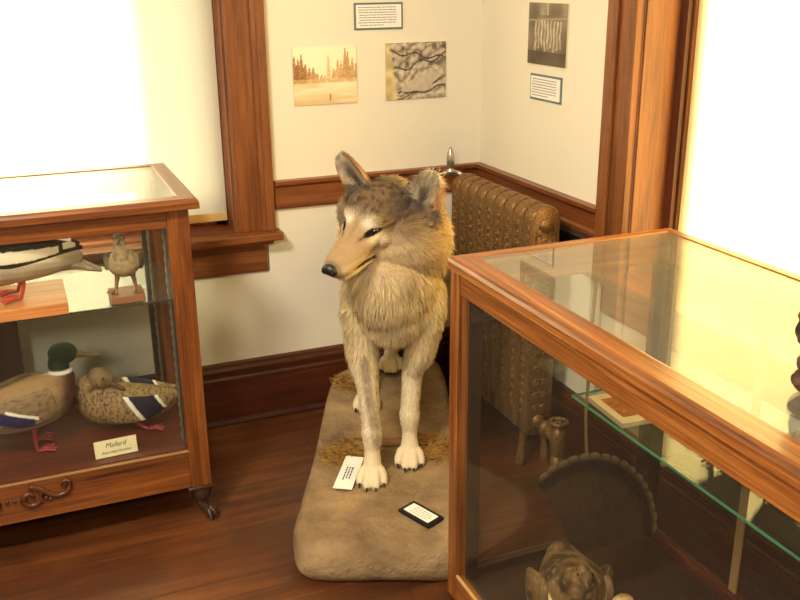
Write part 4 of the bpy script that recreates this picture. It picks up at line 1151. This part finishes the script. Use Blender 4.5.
# small brown bird on a little block
def chick_c(L, part):
    x, y, z = L.T; a = speck(L, 120, 9); b2 = speck(L, 40, 4)
    c = mixc(base_c(L, (158, 138, 106)), (108, 88, 64), sst(.4, .8, a)*.6)
    c = mixc(c, (176, 156, 120), sst(.10, .075, z)*.6*(x > 0)); c = mixc(c, (92, 76, 56), sst(.170, .185, z)*.8)
    c = mixc(c, (206, 190, 156), (np.abs(z-.162) < .006)*sst(.01, .02, x)*.7)
    if part != 'body': c = mixc(base_c(L, (122, 100, 74)), (74, 58, 42), sst(.4, .7, b2)*.7)
    return c
bird('small_brown_bird', (-1.468, -.565, .774), -PI/2-.25, 'small plain brown bird standing on a wooden block on the upper shelf', 'bird',
     body=[(-.07, 0, .075, .014, .012), (-.04, 0, .080, .036, .030), (.0, 0, .086, .048, .042), (.035, 0, .094, .040, .038), (.055, 0, .10, .02, .02)],
     neck=[(.03, 0, .10, .030, .032), (.038, 0, .135, .020, .021), (.038, 0, .16, .017, .018)], head=[((.042, 0, .170), (.023, .018, .018), .1)],
     bill=[(.062, 0, .167, .006, .006), (.078, 0, .163, .002, .002)], billm=BROWNBILL, colorfn=chick_c, eyes=[((.049, s*.0155, .174), .003) for s in (-1, 1)],
     wings=[[(.03, s*.040, .100, .010, .024), (-.005, s*.050, .092, .008, .028), (-.05, s*.036, .082, .006, .018), (-.085, s*.014, .074, .003, .004)] for s in (-1, 1)],
     tail=[(-.06, 0, .074, .018, .008), (-.10, 0, .066, .014, .003)],
     legs=[([(.0, s*.022, .052), (.004, s*.026, .028), (.004, s*.03, .004)], s*.3) for s in (-1, 1)], footlen=.034, voxel=.0025)
bm = B(); box(bm, -1.520, -1.422, -.622, -.520, .7515, .773, .002)
o = obj('wooden_block', bm, PLINTH['X'], None); props(o, 'small reddish block on the glass shelf under the small brown bird', 'block')
o.data.materials[0] = simple('reddish_block', (140, 92, 66), .5)

# name card in front of the mallards
def text_mesh(s, size, M, mat, name, parent, bold=0):
    cu = bpy.data.curves.new('t', 'FONT'); cu.body = s; cu.size = size; cu.align_x = 'CENTER'; cu.align_y = 'CENTER'; cu.extrude = .0003; cu.shear = .3; cu.offset = bold
    o = bpy.data.objects.new('t', cu); link(o); dg = bpy.context.evaluated_depsgraph_get()
    me = bpy.data.meshes.new_from_object(o.evaluated_get(dg)); bpy.data.objects.remove(o)
    me.transform(M); me.materials.clear(); return from_mesh(name, me, mat, parent)
t = thing('name_card', (-1.555, -.600, .252), 'cream handwritten name card standing in front of the mallards', 'card')
T = Matrix.Translation((-1.555, -.598, .2535)) @ Matrix.Rotation(.05, 4, 'Z') @ Matrix.Rotation(-.35, 4, 'X')
bm = B(); box(bm, -.064, .064, -.0008, .0008, 0, .052, 0, 0, T)
box(bm, -.064, .064, -.0008, .0008, 0, .052, 0, 0, Matrix.Translation((-1.555, -.598+.0357, .2535)) @ Matrix.Rotation(.05, 4, 'Z') @ Matrix.Rotation(.35, 4, 'X'))
obj('card_stock', bm, CREAMC, t)
TX = T @ Matrix.Translation((0, -.0012, .035)) @ Matrix.Rotation(PI/2, 4, 'X')
text_mesh('Mallard', .021, TX, INKD, 'written_name', t); text_mesh('Anas platyrhynchos', .0115, T @ Matrix.Translation((0, -.0012, .014)) @ Matrix.Rotation(PI/2, 4, 'X'), INKD, 'written_name', t)

# ---- right case: displaying grouse with fanned tail
def gr_c(L, part):
    x, y, z = L.T; a = speck(L, 100, 11); b2 = speck(L, 36, 12)
    c = mixc(base_c(L, (112, 86, 52)), (46, 34, 22), sst(.35, .7, b2)*.9); c = mixc(c, (150, 124, 80), sst(.6, .85, a)*.5)
    if part == 'wing':
        c = mixc(c, (226, 206, 164), sst(.35, .5, np.sin((x+z)*90)*.5+.5)*sst(.15, .11, z)*.8)
    else:
        c = mixc(c, (222, 200, 156), ((np.abs(np.sqrt((np.abs(y)-.048)**2+(z-.205)**2)-.036) < .009)*(z < .196)*(x > .04))*1.0)  # pale crescents paint reflected glints onto the breast
    return c
gt = bird('displaying_grouse', (-.600, -1.690, .086), -PI/2-.35, 'brown grouse with a wide fanned dark tail on the floor of the larger case', 'bird',
     body=[(-.135, 0, .172, .040, .045), (-.07, 0, .165, .070, .060), (.0, 0, .17, .092, .075), (.06, 0, .18, .088, .078), (.10, 0, .19, .060, .06), (.125, 0, .195, .03, .03)],
     neck=[(.08, 0, .20, .060, .060), (.10, 0, .245, .044, .044), (.115, 0, .275, .026, .026)], head=[((.128, 0, .288), (.028, .019, .020), .1)],
     bill=[(.150, 0, .284, .007, .007), (.168, 0, .276, .002, .002)], billm=BROWNBILL, scale=.92, colorfn=gr_c, eyes=[((.135, s*.017, .293), .0035) for s in (-1, 1)],
     wings=[[(.07, s*.080, .195, .016, .040), (.02, s*.104, .165, .012, .058), (-.04, s*.104, .130, .010, .052), (-.09, s*.086, .090, .007, .026), (-.12, s*.07, .06, .004, .006)] for s in (-1, 1)],
     legs=[([(.01, s*.035, .11), (.015, s*.038, .06), (.012, s*.04, .006)], s*.2) for s in (-1, 1)], footlen=.045)
# the fan: separate overlapping tail feathers
def fan(parent, pivot, e1, e2, R, a0, a1, nf):
    e1, e2 = V(e1).normalized(), V(e2); e2 = (e2-e1*e1.dot(e2)).normalized(); n = e1.cross(e2)
    bm = B()
    for k in range(nf):
        a = a0+(a1-a0)*k/(nf-1); d = e1*math.cos(a)+e2*math.sin(a); w = n.cross(d); half = R*(a1-a0)/(nf-1)*.62
        L_ = R*(.94+.06*math.sin((a-a0)/(a1-a0)*PI)); off = n*((k % 2)*.0022)
        out = [(.06, .010), (.35, half*.42), (.75, half*.85), (.92, half), (.985, half*.8), (1.0, half*.25)]
        pts = [pivot+d*(L_*t_)+w*q+off for t_, q in out]+[pivot+d*(L_*t_)-w*q+off for t_, q in out[::-1]]
        poly_prism(bm, pts, n*.0014)
    bmesh.ops.subdivide_edges(bm, edges=[e for e in bm.edges if e.calc_length() > .02], cuts=6, use_grid_fill=True)
    bmesh.ops.triangulate(bm, faces=bm.faces)
    me = bpy.data.meshes.new('fan'); bmesh.ops.recalc_face_normals(bm, faces=bm.faces); bm.to_mesh(me); bm.free()
    P = coords(me)-np.array(pivot); r = np.linalg.norm(P, axis=1)/R
    c = mixc(np.tile(nlin((56, 42, 28)), (len(P), 1)), (30, 22, 16), sst(.3, .7, vnoise(P, 60, 3))*.6)
    an = np.arctan2(P@np.array(e2), P@np.array(e1)); rl = r/(.94+.06*np.sin(np.clip((an-a0)/(a1-a0), 0, 1)*PI))
    c = mixc(c, (24, 18, 14), sst(.80, .84, rl)); c = mixc(c, (112, 92, 66), sst(.988, .998, rl))
    set_col(me, c); o = from_mesh('tail_fan', me, FEATH, parent); o['label'] = 'dark fanned tail with pale edge'
fan(gt, V((-.525, -1.600, .250)), (.93, .0, -.10), (-.05, .18, 1), .268, .16, 2.04, 16)

def hen2_c(L, part):
    x, y, z = L.T; a = speck(L, 110, 13); b2 = speck(L, 45, 14)
    c = mixc(base_c(L, (176, 144, 96)), (104, 76, 46), sst(.4, .75, b2)*.8); c = mixc(c, (206, 178, 130), sst(.6, .8, a)*.4*(z > .10)); return c
bird('game_hen', (-.488, -1.872, .086), PI-.3, 'small tan game bird just in front of the fan tailed grouse', 'bird',
     body=[(-.09, 0, .10, .02, .02), (-.05, 0, .105, .048, .042), (.0, 0, .11, .058, .050), (.045, 0, .12, .045, .044), (.07, 0, .13, .02, .02)],
     neck=[(.05, 0, .13, .034, .034), (.065, 0, .165, .022, .022), (.07, 0, .19, .018, .018)], head=[((.078, 0, .20), (.027, .019, .020), .1)],
     bill=[(.100, 0, .197, .006, .006), (.116, 0, .191, .002, .002)], colorfn=hen2_c, eyes=[((.085, s*.0165, .205), .0032) for s in (-1, 1)],
     wings=[[(.035, s*.046, .125, .010, .028), (-.005, s*.058, .115, .008, .032), (-.055, s*.040, .102, .006, .018), (-.095, s*.014, .095, .003, .004)] for s in (-1, 1)],
     tail=[(-.075, 0, .098, .024, .008), (-.125, 0, .090, .018, .003)],
     legs=[([(.0, s*.022, .07), (.006, s*.024, .04), (.004, s*.026, .004)], 0) for s in (-1, 1)], footlen=.034)

# shelf of the larger case
t = thing('framed_card', (-.345, -1.515, .5815), 'cream card with an orange picture lying at the far end of the glass shelf', 'card')
Mx = Matrix.Translation((-.362, -1.515, .5815)) @ Matrix.Rotation(-.06, 4, 'Z')
bm = B(); box(bm, -.045, .045, -.085, .085, 0, .014, .001, 0, Mx); obj('mount', bm, simple('aged_card', (196, 186, 156), .7), t)
bm = B(); box(bm, -.024, .024, -.055, .055, .014, .0152, 0, 0, Mx); obj('picture', bm, simple('orange_picture', (170, 104, 44), .6, bumps=(60, .1), var=(120, 66, 24)), t)
def dk_c(L, part):
    x, y, z = L.T; b2 = speck(L, 40, 20)
    return mixc(base_c(L, (70, 54, 42)), (34, 26, 22), sst(.3, .7, b2)*.8)
def br_c(L, part):
    x, y, z = L.T; b2 = speck(L, 40, 22)
    return mixc(base_c(L, (128, 94, 62)), (70, 50, 34), sst(.3, .7, b2)*.8)
def perch(loc, yaw, label, cf, sc):
    return bird('shelf_bird', loc, yaw, label, 'bird',
     body=[(-.10, 0, .075, .015, .014), (-.06, 0, .082, .036, .032), (.0, 0, .092, .052, .048), (.045, 0, .105, .044, .042), (.07, 0, .115, .02, .02)],
     neck=[(.045, 0, .115, .032, .032), (.065, 0, .145, .022, .022), (.07, 0, .16, .018, .018)], head=[((.078, 0, .168), (.026, .019, .019), .1)],
     bill=[(.098, 0, .165, .006, .006), (.120, 0, .160, .002, .002)], colorfn=cf, scale=sc, eyes=[((.085, s*.0165, .173), .0032) for s in (-1, 1)],
     wings=[[(.035, s*.042, .105, .010, .028), (-.005, s*.054, .095, .008, .032), (-.06, s*.036, .082, .006, .018), (-.115, s*.012, .07, .003, .004)] for s in (-1, 1)],
     tail=[(-.08, 0, .072, .018, .008), (-.15, 0, .060, .012, .003)], legs=[([(.0, s*.018, .055), (.004, s*.02, .03), (.004, s*.022, .004)], 0) for s in (-1, 1)], footlen=.03, group=None)
perch((-.300, -1.830, .581), -2.6, 'dark brown bird nearest the orange card on the glass shelf', dk_c, 1.05)
perch((-.290, -2.010, .581), -2.2, 'lighter brown bird in the middle of the glass shelf', br_c, 1.1)
perch((-.300, -2.200, .581), 2.6, 'dark brown bird at the near end of the glass shelf beside the frame', dk_c, 1.15)

# rough dark figure standing on the larger case
bm = B()
cx, cy = -.548, -2.29
for c, r in (((0, 0, .016), (.048, .045, .020)), ((-.004, 0, .055), (.040, .038, .040)), ((-.006, .004, .098), (.046, .040, .036)), ((-.002, 0, .130), (.050, .042, .022)), ((.006, 0, .160), (.042, .036, .018)), ((.006, .002, .186), (.036, .032, .020)), ((.014, 0, .212), (.028, .026, .018))):
    ell(bm, V((cx+c[0], cy+c[1], 1.0+c[2])), r, seg=18)
me = organic(bm, .0035, 1); P = coords(me); 
for v in me.vertices: v.co += V(v.normal)*(noise.noise(v.co*38)*.009+noise.noise(v.co*90)*.003)
lo = min(v.co.z for v in me.vertices)
for v in me.vertices: v.co.z += .9985-lo+.0005
P = coords(me); set_col(me, mixc(np.tile(nlin((92, 66, 48)), (len(P), 1)), (44, 32, 26), sst(.3, .7, vnoise(P, 45, 3))))
o = from_mesh('carved_figure', me, attr_mat('rough_dark_wood', .8, .2, bumpsc=120)); props(o, 'rough dark brown lumpy figure standing on top of the larger glass case', 'figure')


# pieces that belong to a part go one level deeper
def nest(child, par):
    for o in [o for o in COL.objects if o.parent and o.name.split('.')[0] == child]:
        sib = [q for q in o.parent.children if q.name.split('.')[0] == par]
        if sib: o.parent = sib[0]
for a_, b_ in (('shelf_edge', 'glass_shelf'), ('valve_wheel', 'inlet_pipe'), ('plate_face', 'plate_border'), ('printed_text', 'paper'), ('printed_text', 'card_stock'), ('written_name', 'card_stock'), ('paper', 'frame')):
    nest(a_, b_)
# ------------------------------------------------------------------ LIGHT
w = bpy.data.worlds.new('sky'); scn.world = w; w.use_nodes = True
bg = w.node_tree.nodes['Background']; bg.inputs[0].default_value = (1.0, .97, .90, 1); bg.inputs[1].default_value = 1.45
def sun(rot_from, energy, color, ang=.03):
    l = bpy.data.lights.new('sun', 'SUN'); l.energy = energy; l.color = color; l.angle = ang
    o = bpy.data.objects.new('sun', l); link(o); d = -V(rot_from).normalized()
    o.rotation_euler = d.to_track_quat('-Z', 'Y').to_euler(); return o
sun((1.0, .62, .62), 36, (1, .93, .80), .30)
def area(loc, target, size, energy, color, name='ceiling_and_fill_light'):
    l = bpy.data.lights.new(name, 'AREA'); l.shape = 'DISK'; l.size = size; l.energy = energy; l.color = color
    o = bpy.data.objects.new(name, l); link(o); o.location = loc
    o.rotation_euler = (V(target)-V(loc)).to_track_quat('-Z', 'Y').to_euler(); return o
area((-2.3, -2.2, 2.70), (-1.6, -1.4, 0), .5, 86, (1, .92, .78))
area((-2.7, -4.3, 2.45), (-1.5, -.5, .5), .5, 50, (1, .92, .78))  # fill lamp added behind the camera to brighten the wolf and case interiors

# ------------------------------------------------------------------ CAMERA
f, yaw, pitch, roll = 925.9, math.radians(22.27), math.radians(19.2), math.radians(-.554)
cy, sy, cp, sp = math.cos(yaw), math.sin(yaw), math.cos(pitch), math.sin(pitch)
fw = V((sy*cp, cy*cp, -sp)); r0 = V((cy, -sy, 0)); u0 = r0.cross(fw)
rr = r0*math.cos(roll)+u0*math.sin(roll); uu = -r0*math.sin(roll)+u0*math.cos(roll)
cam = bpy.data.cameras.new('camera'); cam.sensor_width = 36; cam.lens = 36*f/800; cam.clip_start = .02
co = bpy.data.objects.new('camera', cam); link(co)
M = Matrix((( rr.x, uu.x, -fw.x), (rr.y, uu.y, -fw.y), (rr.z, uu.z, -fw.z))).to_4x4()
M.translation = V((-1.7086, -3.3086, 1.65)); co.matrix_world = M
scn.camera = co
vs = scn.view_settings; vs.view_transform = 'Standard'; vs.look = 'None'; vs.exposure = 0.0; vs.gamma = 1; vs.use_curve_mapping = False
